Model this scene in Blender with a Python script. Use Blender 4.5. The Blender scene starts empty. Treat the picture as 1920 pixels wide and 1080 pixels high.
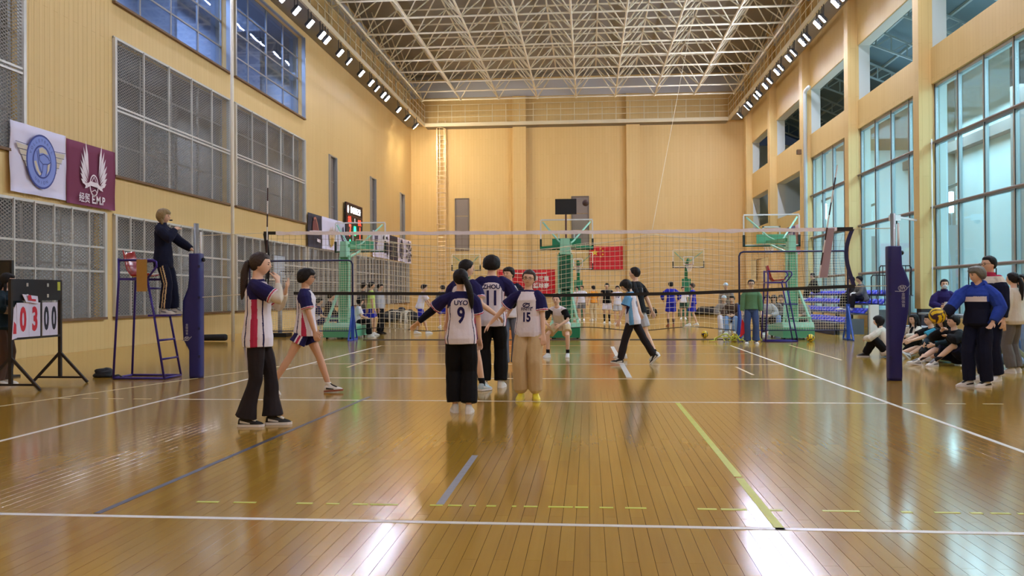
import bpy, bmesh, math, random
from mathutils import Vector, Matrix, noise
from mathutils.bvhtree import BVHTree
random.seed(7)
C = bpy.context.scene.collection
SC = bpy.context.scene
PI = math.pi
R = math.radians

# ------------------------------------------------------------------ camera
CAM_H, FOC = 1.321, 1700.0
CROT = Matrix.Rotation(math.atan(143/FOC), 3, 'Z') @ Matrix.Rotation(R(90.4), 3, 'X') @ Matrix.Rotation(-0.0057, 3, 'Z')
cd = bpy.data.cameras.new('camera'); cam = bpy.data.objects.new('camera', cd); C.objects.link(cam)
cam.matrix_world = Matrix.Translation((0, 0, CAM_H)) @ CROT.to_4x4()
cd.sensor_fit = 'HORIZONTAL'; cd.sensor_width = 36.0; cd.lens = 36.0*FOC/1920; cd.clip_end = 300
SC.camera = cam

# ------------------------------------------------------------------ world, exposure
W = bpy.data.worlds.new('world'); SC.world = W; W.use_nodes = True
W.node_tree.nodes['Background'].inputs[0].default_value = (0.03, 0.04, 0.06, 1)
W.node_tree.nodes['Background'].inputs[1].default_value = 0.6
SC.view_settings.view_transform = 'Standard'; SC.view_settings.look = 'None'
SC.view_settings.gamma = 1.0; SC.view_settings.use_curve_mapping = False
SC.view_settings.exposure = 0.16
SC.cycles.max_bounces = 9; SC.cycles.diffuse_bounces = 5; SC.cycles.glossy_bounces = 4
SC.cycles.transparent_max_bounces = 16
FLOOD = 400.0        # strength of the floodlight lenses
SIDE_HALL_W = 500.0  # watts of each ceiling lamp in the hall beyond the glass
BACK_ROOM_W = 130.0

# large lamps: strip lights in the rooms on the other side of the windows
def lamp(name, loc, size, watts, col, rot=(0, 0, 0), sizey=None):
    l = bpy.data.lights.new(name, 'AREA'); l.shape = 'RECTANGLE'; l.size = size; l.size_y = sizey or size
    l.energy = watts; l.color = col
    o = bpy.data.objects.new(name, l); C.objects.link(o); o.location = loc; o.rotation_euler = rot
    return o
for y in (14, 20, 26, 33, 40):
    lamp('side_hall_lamp', (13.9, y, 8.4), 2.4, SIDE_HALL_W, (0.62, 0.87, 1.0), sizey=6.0)
for y in (16, 24, 32, 41):
    lamp('side_hall_roof_lamp', (13.4, y, 10.2), 1.5, SIDE_HALL_W*0.07, (0.55, 0.80, 1.0), rot=(PI, 0, 0), sizey=5.0)
for y in (18, 26, 34, 46, 56):
    lamp('back_room_lamp', (-13.9, y, 12.3), 1.4, BACK_ROOM_W*2.6, (0.6, 0.76, 1.0), sizey=5.0)
    lamp('back_room_lamp', (-13.9, y, 3.9), 1.4, BACK_ROOM_W*1.0, (1.0, 0.97, 0.92), sizey=5.0)
    lamp('back_room_lamp', (-13.9, y, 8.2), 1.4, BACK_ROOM_W*1.2, (0.9, 0.94, 1.0), sizey=5.0)

# ------------------------------------------------------------------ a pixel of the photo as a point in the hall
def _ray(px, py): return CROT @ Vector(((px-960)/FOC, -(py-540)/FOC, -1))
def gp(px, py, z=0.0):
    d = _ray(px, py); t = (z-CAM_H)/d.z; return Vector((d.x*t, d.y*t, z))
def ay(px, py, Y):
    d = _ray(px, py); t = Y/d.y; return Vector((d.x*t, Y, CAM_H+d.z*t))
def ax(px, py, X):
    d = _ray(px, py); t = X/d.x; return Vector((X, d.y*t, CAM_H+d.z*t))

# ------------------------------------------------------------------ materials
def lin(c):
    return tuple((v/255/12.92 if v/255 <= 0.04045 else ((v/255+0.055)/1.055)**2.4) for v in c)
_M = {}
def mat(name, rgb, rough=0.6, metal=0.0, spec=0.5, emit=None, es=0.0, bump=None, var=None, alpha=None, coat=0.0):
    """rgb is sRGB 0-255; bump=(scale,strength); var=(scale,amount) darkens and lightens in soft patches"""
    if name in _M: return _M[name]
    m = bpy.data.materials.new(name); m.use_nodes = True; nt = m.node_tree; b = nt.nodes['Principled BSDF']
    col = lin(rgb)
    b.inputs['Base Color'].default_value = (*col, 1); b.inputs['Roughness'].default_value = rough
    b.inputs['Metallic'].default_value = metal; b.inputs['Specular IOR Level'].default_value = spec
    b.inputs['Coat Weight'].default_value = coat
    if emit:
        b.inputs['Emission Color'].default_value = (*lin(emit), 1); b.inputs['Emission Strength'].default_value = es
    geo = nt.nodes.new('ShaderNodeTexCoord')
    if var:
        n = nt.nodes.new('ShaderNodeTexNoise'); n.inputs['Scale'].default_value = var[0]; n.inputs['Detail'].default_value = 4
        nt.links.new(geo.outputs['Object'], n.inputs['Vector'])
        mx = nt.nodes.new('ShaderNodeMix'); mx.data_type = 'RGBA'
        mx.inputs['A'].default_value = (*[c*(1-var[1]) for c in col], 1)
        mx.inputs['B'].default_value = (*[min(1, c*(1+var[1])) for c in col], 1)
        nt.links.new(n.outputs['Fac'], mx.inputs['Factor']); nt.links.new(mx.outputs['Result'], b.inputs['Base Color'])
    if bump:
        n = nt.nodes.new('ShaderNodeTexNoise'); n.inputs['Scale'].default_value = bump[0]; n.inputs['Detail'].default_value = 3
        nt.links.new(geo.outputs['Object'], n.inputs['Vector'])
        bp = nt.nodes.new('ShaderNodeBump'); bp.inputs['Strength'].default_value = bump[1]; bp.inputs['Distance'].default_value = 0.02
        nt.links.new(n.outputs['Fac'], bp.inputs['Height']); nt.links.new(bp.outputs['Normal'], b.inputs['Normal'])
    _M[name] = m; return m

def wall_material():
    m = bpy.data.materials.new('wall_cladding'); m.use_nodes = True; nt = m.node_tree; b = nt.nodes['Principled BSDF']
    g = nt.nodes.new('ShaderNodeNewGeometry'); sx = nt.nodes.new('ShaderNodeSeparateXYZ'); nt.links.new(g.outputs['Position'], sx.inputs[0])
    add = nt.nodes.new('ShaderNodeMath'); add.operation = 'ADD'
    nt.links.new(sx.outputs['X'], add.inputs[0]); nt.links.new(sx.outputs['Y'], add.inputs[1])
    cmb = nt.nodes.new('ShaderNodeCombineXYZ'); nt.links.new(sx.outputs['Z'], cmb.inputs['X']); nt.links.new(add.outputs[0], cmb.inputs['Y'])
    br = nt.nodes.new('ShaderNodeTexBrick'); br.offset = 0.37; br.offset_frequency = 2
    br.inputs['Scale'].default_value = 1; br.inputs['Brick Width'].default_value = 3.0; br.inputs['Row Height'].default_value = 0.2
    br.inputs['Mortar Size'].default_value = 0.006; br.inputs['Mortar Smooth'].default_value = 0.4
    br.inputs['Color1'].default_value = (*lin((230, 199, 136)), 1); br.inputs['Color2'].default_value = (*lin((227, 195, 131)), 1)
    br.inputs['Mortar'].default_value = (*lin((213, 178, 114)), 1)
    nt.links.new(cmb.outputs[0], br.inputs['Vector'])
    nt.links.new(br.outputs['Color'], b.inputs['Base Color'])
    bp = nt.nodes.new('ShaderNodeBump'); bp.inputs['Strength'].default_value = 0.35; bp.inputs['Distance'].default_value = 0.01; bp.invert = True
    nt.links.new(br.outputs['Fac'], bp.inputs['Height']); nt.links.new(bp.outputs['Normal'], b.inputs['Normal'])
    b.inputs['Roughness'].default_value = 0.5; b.inputs['Specular IOR Level'].default_value = 0.35
    return m

def floor_material():
    m = bpy.data.materials.new('maple_planks'); m.use_nodes = True; nt = m.node_tree; b = nt.nodes['Principled BSDF']
    g = nt.nodes.new('ShaderNodeNewGeometry'); sx = nt.nodes.new('ShaderNodeSeparateXYZ'); nt.links.new(g.outputs['Position'], sx.inputs[0])
    cmb = nt.nodes.new('ShaderNodeCombineXYZ'); nt.links.new(sx.outputs['Y'], cmb.inputs['X']); nt.links.new(sx.outputs['X'], cmb.inputs['Y'])
    br = nt.nodes.new('ShaderNodeTexBrick'); br.offset = 0.5; br.offset_frequency = 2
    br.inputs['Scale'].default_value = 1; br.inputs['Brick Width'].default_value = 1.8; br.inputs['Row Height'].default_value = 0.08
    br.inputs['Mortar Size'].default_value = 0.0012; br.inputs['Mortar Smooth'].default_value = 0.2
    br.inputs['Color1'].default_value = (*lin((182, 142, 52)), 1); br.inputs['Color2'].default_value = (*lin((173, 131, 46)), 1)
    br.inputs['Mortar'].default_value = (*lin((136, 98, 36)), 1)
    nt.links.new(cmb.outputs[0], br.inputs['Vector'])
    # grain: noise stretched along the boards
    mp = nt.nodes.new('ShaderNodeMapping'); mp.inputs['Scale'].default_value = (30, 1.2, 1)
    nt.links.new(g.outputs['Position'], mp.inputs['Vector'])
    n = nt.nodes.new('ShaderNodeTexNoise'); n.inputs['Scale'].default_value = 1.0; n.inputs['Detail'].default_value = 5
    nt.links.new(mp.outputs[0], n.inputs['Vector'])
    mx = nt.nodes.new('ShaderNodeMix'); mx.data_type = 'RGBA'; mx.blend_type = 'MULTIPLY'; mx.inputs['Factor'].default_value = 0.5
    rp = nt.nodes.new('ShaderNodeValToRGB'); rp.color_ramp.elements[0].position = 0.3; rp.color_ramp.elements[1].position = 0.7
    rp.color_ramp.elements[0].color = (0.84, 0.81, 0.76, 1); rp.color_ramp.elements[1].color = (1, 1, 1, 1)
    nt.links.new(n.outputs['Fac'], rp.inputs[0]); nt.links.new(br.outputs['Color'], mx.inputs['A']); nt.links.new(rp.outputs[0], mx.inputs['B'])
    nt.links.new(mx.outputs['Result'], b.inputs['Base Color'])
    # slight cupping and waviness of the varnish
    n2 = nt.nodes.new('ShaderNodeTexNoise'); n2.inputs['Scale'].default_value = 1.0; n2.inputs['Detail'].default_value = 3
    mp2 = nt.nodes.new('ShaderNodeMapping'); mp2.inputs['Scale'].default_value = (9, 2.2, 1)
    nt.links.new(g.outputs['Position'], mp2.inputs['Vector']); nt.links.new(mp2.outputs[0], n2.inputs['Vector'])
    bp = nt.nodes.new('ShaderNodeBump'); bp.inputs['Strength'].default_value = 0.06; bp.inputs['Distance'].default_value = 0.01
    nt.links.new(n2.outputs['Fac'], bp.inputs['Height']); nt.links.new(bp.outputs['Normal'], b.inputs['Normal'])
    b.inputs['Roughness'].default_value = 0.13; b.inputs['IOR'].default_value = 1.5
    return m

def glass_material(name, tint, gloss=0.10):
    m = bpy.data.materials.new(name); m.use_nodes = True; nt = m.node_tree
    for n in list(nt.nodes):
        if n.type == 'BSDF_PRINCIPLED': nt.nodes.remove(n)
    out = nt.nodes['Material Output']
    t = nt.nodes.new('ShaderNodeBsdfTransparent'); t.inputs[0].default_value = (*tint, 1)
    g = nt.nodes.new('ShaderNodeBsdfGlossy'); g.inputs['Roughness'].default_value = 0.04; g.inputs[0].default_value = (0.9, 0.95, 1, 1)
    lw = nt.nodes.new('ShaderNodeLayerWeight'); lw.inputs[0].default_value = 0.5      # Schlick reflectance, the same from both faces
    p5 = nt.nodes.new('ShaderNodeMath'); p5.operation = 'POWER'; p5.inputs[1].default_value = 5.0
    fr = nt.nodes.new('ShaderNodeMath'); fr.operation = 'MULTIPLY_ADD'; fr.inputs[1].default_value = 0.96; fr.inputs[2].default_value = 0.03
    nt.links.new(lw.outputs['Facing'], p5.inputs[0]); nt.links.new(p5.outputs[0], fr.inputs[0])
    mx = nt.nodes.new('ShaderNodeMixShader')
    nt.links.new(fr.outputs[0], mx.inputs[0]); nt.links.new(t.outputs[0], mx.inputs[1]); nt.links.new(g.outputs[0], mx.inputs[2])
    nt.links.new(mx.outputs[0], out.inputs[0])
    return m

WALL = wall_material(); FLOORM = floor_material()
GLASS = glass_material('window_glass', (0.80, 0.93, 0.96)); GLASST = glass_material('blue_window_glass', (0.62, 0.71, 0.90)); GLASSD = glass_material('dim_window_glass', (0.72, 0.73, 0.75))
GLASSB = glass_material('backboard_glass', (0.93, 0.97, 0.96))
M_ALU = mat('aluminium_frame', (170, 172, 172), 0.4, 0.6); M_MULL = mat('window_bar', (148, 146, 144), 0.45, 0.3)
M_GALV = mat('galvanised_steel', (206, 205, 200), 0.42, 0.25); M_MESH = mat('expanded_mesh', (154, 150, 144), 0.55, 0.2)
M_BROWN = mat('brown_trim', (118, 88, 58), 0.6); M_TRUSS = mat('truss_paint', (236, 228, 204), 0.5)
M_DECK = mat('roof_deck', (146, 142, 136), 0.8, var=(0.6, 0.12)); M_GUT = mat('gutter_paint', (196, 198, 204), 0.6)
M_CAT = mat('catwalk_paint', (226, 214, 182), 0.5); M_PIPE = mat('white_pipe', (248, 242, 226), 0.45)
M_CREAM = mat('side_hall_wall', (212, 224, 224), 0.7, var=(0.5, 0.06)); M_GREYW = mat('grey_plaster', (150, 152, 156), 0.8, var=(0.6, 0.1))
M_REVEAL = mat('reveal_paint', (214, 222, 222), 0.7); M_STEELB = mat('blue_steel_roof', (92, 118, 130), 0.7, var=(0.8, 0.15))
M_SHUT = mat('grey_shutter', (138, 128, 122), 0.6); M_BLACK = mat('black_plastic', (22, 22, 24), 0.5); M_DARK = mat('dark_iron', (34, 26, 26), 0.5)
M_WHITE = mat('white_paint', (236, 236, 236), 0.55); M_WHITEC = mat('white_cloth', (232, 228, 250), 0.85)

# ------------------------------------------------------------------ mesh builder
class MB:
    def __init__(s): s.v = []; s.f = []; s.m = []
    def quad(s, a, b, c, d, mi=0):
        k = len(s.v); s.v += [tuple(a), tuple(b), tuple(c), tuple(d)]; s.f.append((k, k+1, k+2, k+3)); s.m.append(mi)
    def box(s, x0, y0, z0, x1, y1, z1, mi=0):
        k = len(s.v)
        s.v += [(x0, y0, z0), (x1, y0, z0), (x1, y1, z0), (x0, y1, z0), (x0, y0, z1), (x1, y0, z1), (x1, y1, z1), (x0, y1, z1)]
        for f in ((3, 2, 1, 0), (4, 5, 6, 7), (0, 1, 5, 4), (1, 2, 6, 5), (2, 3, 7, 6), (3, 0, 4, 7)):
            s.f.append(tuple(k+i for i in f)); s.m.append(mi)
        return s
    def bar(s, a, b, w, h=None, up=(0, 0, 1), mi=0):
        """square bar from a to b"""
        a, b = Vector(a), Vector(b); h = h or w; d = (b-a).normalized(); u = Vector(up)
        if abs(d.dot(u)) > 0.98: u = Vector((0, 1, 0))
        r = d.cross(u).normalized(); u = r.cross(d); k = len(s.v)
        for p in (a, b):
            for i, j in ((-1, -1), (1, -1), (1, 1), (-1, 1)): s.v.append(tuple(p+r*(w/2*i)+u*(h/2*j)))
        for f in ((3, 2, 1, 0), (4, 5, 6, 7), (0, 1, 5, 4), (1, 2, 6, 5), (2, 3, 7, 6), (3, 0, 4, 7)):
            s.f.append(tuple(k+i for i in f)); s.m.append(mi)
        return s
    def tube(s, pts, r, n=8, mi=0, cap=True):
        pts = [Vector(p) for p in pts]; rs = r if isinstance(r, (list, tuple)) else [r]*len(pts)
        rings = []
        t0 = (pts[1]-pts[0]).normalized(); u = Vector((0, 0, 1))
        if abs(t0.dot(u)) > 0.95: u = Vector((0, 1, 0))
        r_ = t0.cross(u).normalized()
        for i, p in enumerate(pts):
            if i == 0: t = pts[1]-pts[0]
            elif i == len(pts)-1: t = pts[i]-pts[i-1]
            else: t = (pts[i+1]-pts[i]).normalized()+(pts[i]-pts[i-1]).normalized()
            t = t.normalized() if t.length > 1e-9 else t0
            r_ = (r_-t*r_.dot(t)).normalized(); u_ = t.cross(r_); k = len(s.v)
            for j in range(n):
                a = 2*PI*j/n; s.v.append(tuple(p+r_*(math.cos(a)*rs[i])+u_*(math.sin(a)*rs[i])))
            rings.append(k)
        for i in range(len(rings)-1):
            for j in range(n):
                s.f.append((rings[i]+j, rings[i]+(j+1) % n, rings[i+1]+(j+1) % n, rings[i+1]+j)); s.m.append(mi)
        if cap:
            s.f.append(tuple(rings[0]+j for j in reversed(range(n)))); s.m.append(mi)
            s.f.append(tuple(rings[-1]+j for j in range(n))); s.m.append(mi)
        return s
    def loft(s, rings, mi=0, cap=True):
        """rings: lists of points, same count"""
        n = len(rings[0]); ks = []
        for r in rings: ks.append(len(s.v)); s.v += [tuple(p) for p in r]
        for i in range(len(ks)-1):
            for j in range(n):
                s.f.append((ks[i]+j, ks[i]+(j+1) % n, ks[i+1]+(j+1) % n, ks[i+1]+j)); s.m.append(mi)
        if cap:
            s.f.append(tuple(ks[0]+j for j in reversed(range(n)))); s.m.append(mi)
            s.f.append(tuple(ks[-1]+j for j in range(n))); s.m.append(mi)
        return s
    def ball(s, c, r, nu=14, nv=9, mi=0):
        c = Vector(c); rx, ry, rz = r if isinstance(r, (tuple, list)) else (r, r, r)
        k = len(s.v); s.v.append((c.x, c.y, c.z-rz))
        for i in range(1, nv):
            th = -PI/2+PI*i/nv
            for j in range(nu):
                a = 2*PI*j/nu; s.v.append((c.x+rx*math.cos(th)*math.cos(a), c.y+ry*math.cos(th)*math.sin(a), c.z+rz*math.sin(th)))
        s.v.append((c.x, c.y, c.z+rz)); top = len(s.v)-1
        for j in range(nu): s.f.append((k, k+1+(j+1) % nu, k+1+j)); s.m.append(mi)
        for i in range(nv-2):
            for j in range(nu):
                a = k+1+i*nu; b = a+nu; s.f.append((a+j, a+(j+1) % nu, b+(j+1) % nu, b+j)); s.m.append(mi)
        b = k+1+(nv-2)*nu
        for j in range(nu): s.f.append((b+j, b+(j+1) % nu, top)); s.m.append(mi)
        return s
    def poly(s, pts, mi=0):
        k = len(s.v); s.v += [tuple(p) for p in pts]; s.f.append(tuple(range(k, k+len(pts)))); s.m.append(mi); return s
    def prism(s, pts, d, mi=0):
        """polygon extruded by the vector d"""
        d = Vector(d); a = [Vector(p) for p in pts]; b = [p+d for p in a]; n = len(a); k = len(s.v)
        s.v += [tuple(p) for p in a+b]
        s.f.append(tuple(k+i for i in reversed(range(n)))); s.f.append(tuple(k+n+i for i in range(n))); s.m += [mi, mi]
        for i in range(n): s.f.append((k+i, k+(i+1) % n, k+n+(i+1) % n, k+n+i)); s.m.append(mi)
        return s
    def mesh(s, name, mats, smooth=False):
        me = bpy.data.meshes.new(name); me.from_pydata(s.v, [], s.f)
        for m in (mats if isinstance(mats, (list, tuple)) else [mats]): me.materials.append(m)
        if any(s.m): me.polygons.foreach_set('material_index', s.m)
        if smooth: me.polygons.foreach_set('use_smooth', [True]*len(me.polygons))
        me.update(); return me
    def build(s, name, mats, parent=None, smooth=False, loc=None):
        return put(name, s.mesh(name, mats, smooth), parent, loc)

def put(name, me, parent=None, loc=None, rot=None):
    o = bpy.data.objects.new(name, me); C.objects.link(o)
    if parent: o.parent = parent
    if loc is not None: o.location = loc
    if rot is not None: o.rotation_euler = rot
    return o
def tag(o, label, cat, group=None):
    o['label'] = label; o['category'] = cat
    if group: o['group'] = group
    return o
def thing(name, label, cat, loc=(0, 0, 0), rz=0.0, group=None):
    o = bpy.data.objects.new(name, None); C.objects.link(o); o.location = loc; o.rotation_euler = (0, 0, rz)
    o.empty_display_size = 0.1
    return tag(o, label, cat, group)
def struct(o, label=None, cat=None):
    o['kind'] = 'structure'
    if label: o['label'] = label
    if cat: o['category'] = cat
    return o
def snode(name, label=None, loc=(0, 0, 0)):
    o = bpy.data.objects.new(name, None); C.objects.link(o); o.location = loc; struct(o, label); return o
def stuff(o): o['kind'] = 'stuff'; return o
def part_label(o, label): o['label'] = label; return o

_FC = {}
def text_mesh(body, size, width=1.0, bold=0.0, ext=0.0):
    """flat lettering centred on the origin in its own XY plane: list of verts, faces"""
    key = (body, size, width, bold, ext)
    if key in _FC: return _FC[key]
    c = bpy.data.curves.new('lettering', 'FONT'); c.body = body; c.size = size; c.align_x = 'CENTER'; c.align_y = 'CENTER'
    c.offset = bold; c.extrude = ext; c.resolution_u = 3
    o = bpy.data.objects.new('lettering', c); TMP.collection.objects.link(o)
    TVL.update()
    me = bpy.data.meshes.new_from_object(o.evaluated_get(TVL.depsgraph))
    v = [(p.co.x*width, p.co.y, p.co.z) for p in me.vertices]; f = [tuple(q.vertices) for q in me.polygons]
    bpy.data.meshes.remove(me); bpy.data.objects.remove(o); bpy.data.curves.remove(c)
    _FC[key] = (v, f); return v, f
TMP = bpy.data.scenes.new('workbench'); TVL = TMP.view_layers[0]
def lettering(mb, body, size, o, u, v, mi=0, width=1.0, bold=0.0, rot=0.0):
    """adds lettering to mb, centred at o, reading along u with up v"""
    vs, fs = text_mesh(body, size, width, bold); o, u, v = Vector(o), Vector(u), Vector(v); k = len(mb.v)
    c, s_ = math.cos(rot), math.sin(rot)
    for x, y, z in vs: mb.v.append(tuple(o+u*(x*c-y*s_)+v*(x*s_+y*c)))
    for f in fs: mb.f.append(tuple(k+i for i in f)); mb.m.append(mi)
    return mb
def flat_poly(mb, pts, o, u, v, mi=0):
    o, u, v = Vector(o), Vector(u), Vector(v); mb.poly([o+u*a+v*b for a, b in pts], mi)
def ring2d(mb, cx, cy, rx, ry, w, o, u, v, mi=0, a0=0, a1=360, n=40):
    o, u, v = Vector(o), Vector(u), Vector(v)
    P = lambda r, a: o+u*(cx+(rx+r)*math.cos(a))+v*(cy+(ry+r)*math.sin(a))
    for i in range(n):
        a, b = R(a0+(a1-a0)*i/n), R(a0+(a1-a0)*(i+1)/n)
        mb.quad(P(-w/2, a), P(w/2, a), P(w/2, b), P(-w/2, b), mi)
def disc2d(mb, cx, cy, rx, ry, o, u, v, mi=0, n=36):
    flat_poly(mb, [(cx+rx*math.cos(2*PI*i/n), cy+ry*math.sin(2*PI*i/n)) for i in range(n)], o, u, v, mi)
def line2d(mb, pts, w, o, u, v, mi=0):
    for (a, b), (c, d) in zip(pts, pts[1:]):
        dx, dy = c-a, d-b; L = math.hypot(dx, dy) or 1; nx, ny = -dy/L*w/2, dx/L*w/2
        flat_poly(mb, [(a+nx, b+ny), (a-nx, b-ny), (c-nx, d-ny), (c+nx, d+ny)], o, u, v, mi)
# ================================================================== THE HALL
XL, XR, YB, Y0, ZT = -12.2, 10.57, 62.0, -16.0, 16.2

# ------------------------------------------------------------------ floor with its boards and court lines
PX0, PX1, PY0, PY1 = -4.8, 4.4, 3.6, 12.6
mb = MB()
mb.box(XL-0.3, Y0, -0.2, XR+0.4, YB+0.3, -0.019)
for (a, b, c, d) in ((XL-0.3, XR+0.4, Y0, PY0), (XL-0.3, XR+0.4, PY1, YB+0.3), (XL-0.3, PX0, PY0, PY1), (PX1, XR+0.4, PY0, PY1)):
    mb.box(a, c, -0.019, b, d, 0.0)
floor = struct(mb.build('floor', FLOORM), 'glossy amber hardwood sports floor of narrow boards with white and yellow court lines')
PW, PL = 0.08, 1.8
pm = MB(); g_ = 0.0006
pm.loft([[(-PW/2+g_, -PL/2+g_, -0.018), (PW/2-g_, -PL/2+g_, -0.018), (PW/2-g_, PL/2-g_, -0.018), (-PW/2+g_, PL/2-g_, -0.018)],
         [(-PW/2+g_, -PL/2+g_, -0.0012), (PW/2-g_, -PL/2+g_, -0.0012), (PW/2-g_, PL/2-g_, -0.0012), (-PW/2+g_, PL/2-g_, -0.0012)],
         [(-PW/2+g_*2.2, -PL/2+g_*2.2, 0.0), (PW/2-g_*2.2, -PL/2+g_*2.2, 0.0), (PW/2-g_*2.2, PL/2-g_*2.2, 0.0), (-PW/2+g_*2.2, PL/2-g_*2.2, 0.0)]])
plank_me = pm.mesh('plank', FLOORM)
cells = []
for i in range(round(PX0/PW), round(PX1/PW)):
    off = PL*0.5 if i % 2 == 0 else 0.0
    for k in range(-2, 12):
        yc = k*PL-off+PL/2; a, b = max(yc-PL/2, PY0), min(yc+PL/2, PY1)
        if b-a < 0.05: continue
        x = (i+0.5)*PW; full = b-a > PL-0.01
        vis = full and -0.66*yc < x+0.08*yc+0.0 < 0.56*yc
        cells.append((0 if vis else 1, yc, abs(x), x, a, b))
cells.sort()
rest = MB()
for n, (nv, yc, _, x, a, b) in enumerate(cells):
    if n < 300 and not nv: put('plank', plank_me, floor, (x, yc, 0))
    else: rest.box(x-PW/2+g_, a+g_, -0.018, x+PW/2-g_, b-g_, 0.0)
stuff(rest.build('planks', FLOORM, floor))
M_LW = mat('court_line_white', (232, 230, 222), 0.35, bump=(40, 0.1)); M_LB = mat('court_line_blue', (74, 72, 84), 0.4, var=(6, 0.4))
M_LG = mat('court_line_grey', (150, 152, 160), 0.4, var=(14, 0.3)); M_LY = mat('tape_yellow_green', (206, 212, 84), 0.5, var=(10, 0.1))
M_LF = mat('faded_line', (206, 190, 150), 0.35)
def line(x0, y0, x1, y1, w, m, name='court_line', label=None):
    o = MB().bar((x0, y0, 0.001), (x1, y1, 0.001), w, 0.0022).build(name, m, floor)
    if label: o['label'] = label
    return o
SLX0, SLX1, YC = -5.39, 3.56, 14.18
line(-6.6, 5.30, 6.6, 5.10, 0.05, M_LW, label='white end line across the foreground')
line(-5.42, 11.24, 3.58, 11.10, 0.05, M_LW, label='white attack line on the near half')
line(SLX0, YC+0.05, SLX1, YC-0.03, 0.05, M_LW); line(SLX0, 17.15, SLX1, 17.05, 0.05, M_LW)
line(SLX0, 20.2, SLX1, 20.1, 0.045, M_LF); line(SLX0, 23.25, SLX1, 23.15, 0.05, M_LF)
line(SLX0, 5.24, SLX0, 23.3, 0.05, M_LW, label='white left sideline'); line(SLX1, 5.14, SLX1, 23.2, 0.05, M_LW, label='white right sideline')
line(-7.9, 6.9, -5.67, 16.9, 0.045, M_LF)
line(-2.99, 5.3, -2.84, 11.6, 0.045, M_LB, label='worn dark blue line'); line(-0.94, 5.66, -0.935, 7.4, 0.05, M_LG, label='scuffed grey tape')
line(1.06, 5.16, 1.066, 6.58, 0.055, M_LY, 'floor_tape', 'yellow-green tape'); line(1.066, 6.64, 1.064, 11.06, 0.055, M_LY, 'floor_tape', 'yellow-green tape')
line(0.588, 22.8, 0.635, 14.35, 0.09, M_LW); line(4.92, 18.2, 5.05, 23.4, 0.04, M_LF); line(2.64, 14.9, 2.62, 16.5, 0.04, M_LF)
line(-4.41, 16.3, -4.48, 18.6, 0.04, M_LF)
for a, b in ((-6.9, -6.72), (-6.55, -6.34), (-6.2, -6.0), (-5.85, -5.62), (3.72, 3.98), (4.2, 4.42), (4.62, 4.84), (5.1, 5.3)):
    line(a, 11.26-0.015*(a+6), b, 11.26-0.015*(b+6), 0.045, M_LF, 'line_dash')
for p0, p1 in ((369, 410), (438, 480), (556, 586), (612, 636), (662, 690), (694, 746), (806, 830), (840, 866), (880, 892), (912, 930), (960, 968), (982, 1008), (1028, 1074), (1078, 1103),
               (1124, 1150), (1172, 1212), (1308, 1344), (1352, 1400), (1442, 1466), (1542, 1612), (1690, 1710), (1752, 1800), (1820, 1842), (1858, 1894), (1908, 1920)):
    yy = 941+(p0-370)*0.0145; a, b = gp(p0, yy), gp(p1, yy+(p1-p0)*0.0145)
    line(a.x, a.y, b.x, b.y, 0.03+0.012*random.random(), M_LY, 'tape_dash')

# ------------------------------------------------------------------ walls
def wall_holes(axis, p0, p1, a0, a1, z0, z1, holes, mb=None):
    """a wall slab between planes p0..p1 of the axis, running a0..a1, with openings (a0,a1,z0,z1)"""
    mb = mb or MB(); cs = sorted({a0, a1, *[h[0] for h in holes], *[h[1] for h in holes]}); cs = [c for c in cs if a0 <= c <= a1]
    for c, d in zip(cs, cs[1:]):
        hs = sorted((h[2], h[3]) for h in holes if h[0] < (c+d)/2 < h[1]); z = z0
        for lo, hi in hs+[(z1, z1)]:
            if lo > z:
                if axis == 'x': mb.box(p0, c, z, p1, d, lo)
                else: mb.box(c, p0, z, d, p1, lo)
            z = max(z, hi)
    return mb
LOW, MID, TOP = (0.80, 3.43), (4.45, 8.02), (8.95, 12.45)
BL = [(22.45, 30.0), (30.5, 38.2)]
lholes = [(13.2, 21.92, *LOW), (12.6, 18.63, *MID), (12.6, 18.63, *TOP)]
for a, b in BL: lholes += [(a, b, *LOW), (a, b, *MID), (a, b, *TOP)]
LOWB = [(38.6, 46.2), (46.7, 54.3), (54.8, 60.8)]
NAR = [(42.0, 43.15), (50.15, 51.3), (58.3, 59.45)]
lholes += [(a, b, *LOW) for a, b in LOWB]+[(a, b, 4.4, 7.98) for a, b in NAR]
wl = struct(wall_holes('x', XL-0.32, XL, Y0, YB, 0, ZT, lholes).build('wall_left', WALL), 'tan panelled side wall with meshed windows')
# vertical cladding boards one can tell apart on the plain stretch beside the banners
for i in range(19):
    y = 18.68+i*0.195
    put('panel', MB().box(XL, y+0.004, 3.5, XL+0.012, y+0.191, 14.0).mesh('panel', WALL) if i == 0 else PANEL, wl, (0, 0 if i == 0 else i*0.195, 0))
    if i == 0: PANEL = wl.children[-1].data if wl.children else None
    if PANEL is None: PANEL = [o for o in bpy.data.objects if o.name.startswith('panel')][0].data
mb = MB()
mb.box(-13.0-2.6, Y0, -0.1, XL-0.33, YB, 0); mb.box(-15.7, Y0, 0, -15.5, YB, ZT)
for z in (3.95, 8.45, 12.6): mb.box(-15.5, Y0, z, XL-0.33, YB, z+0.3)
for y in (6, 22.2, 30.2, 38.4, 46.4, 54.5): mb.box(-15.5, y, 0, -14.2, y+0.2, ZT)
struct(mb.build('room_behind_windows', M_GREYW), 'dim grey rooms behind the left windows')

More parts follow.
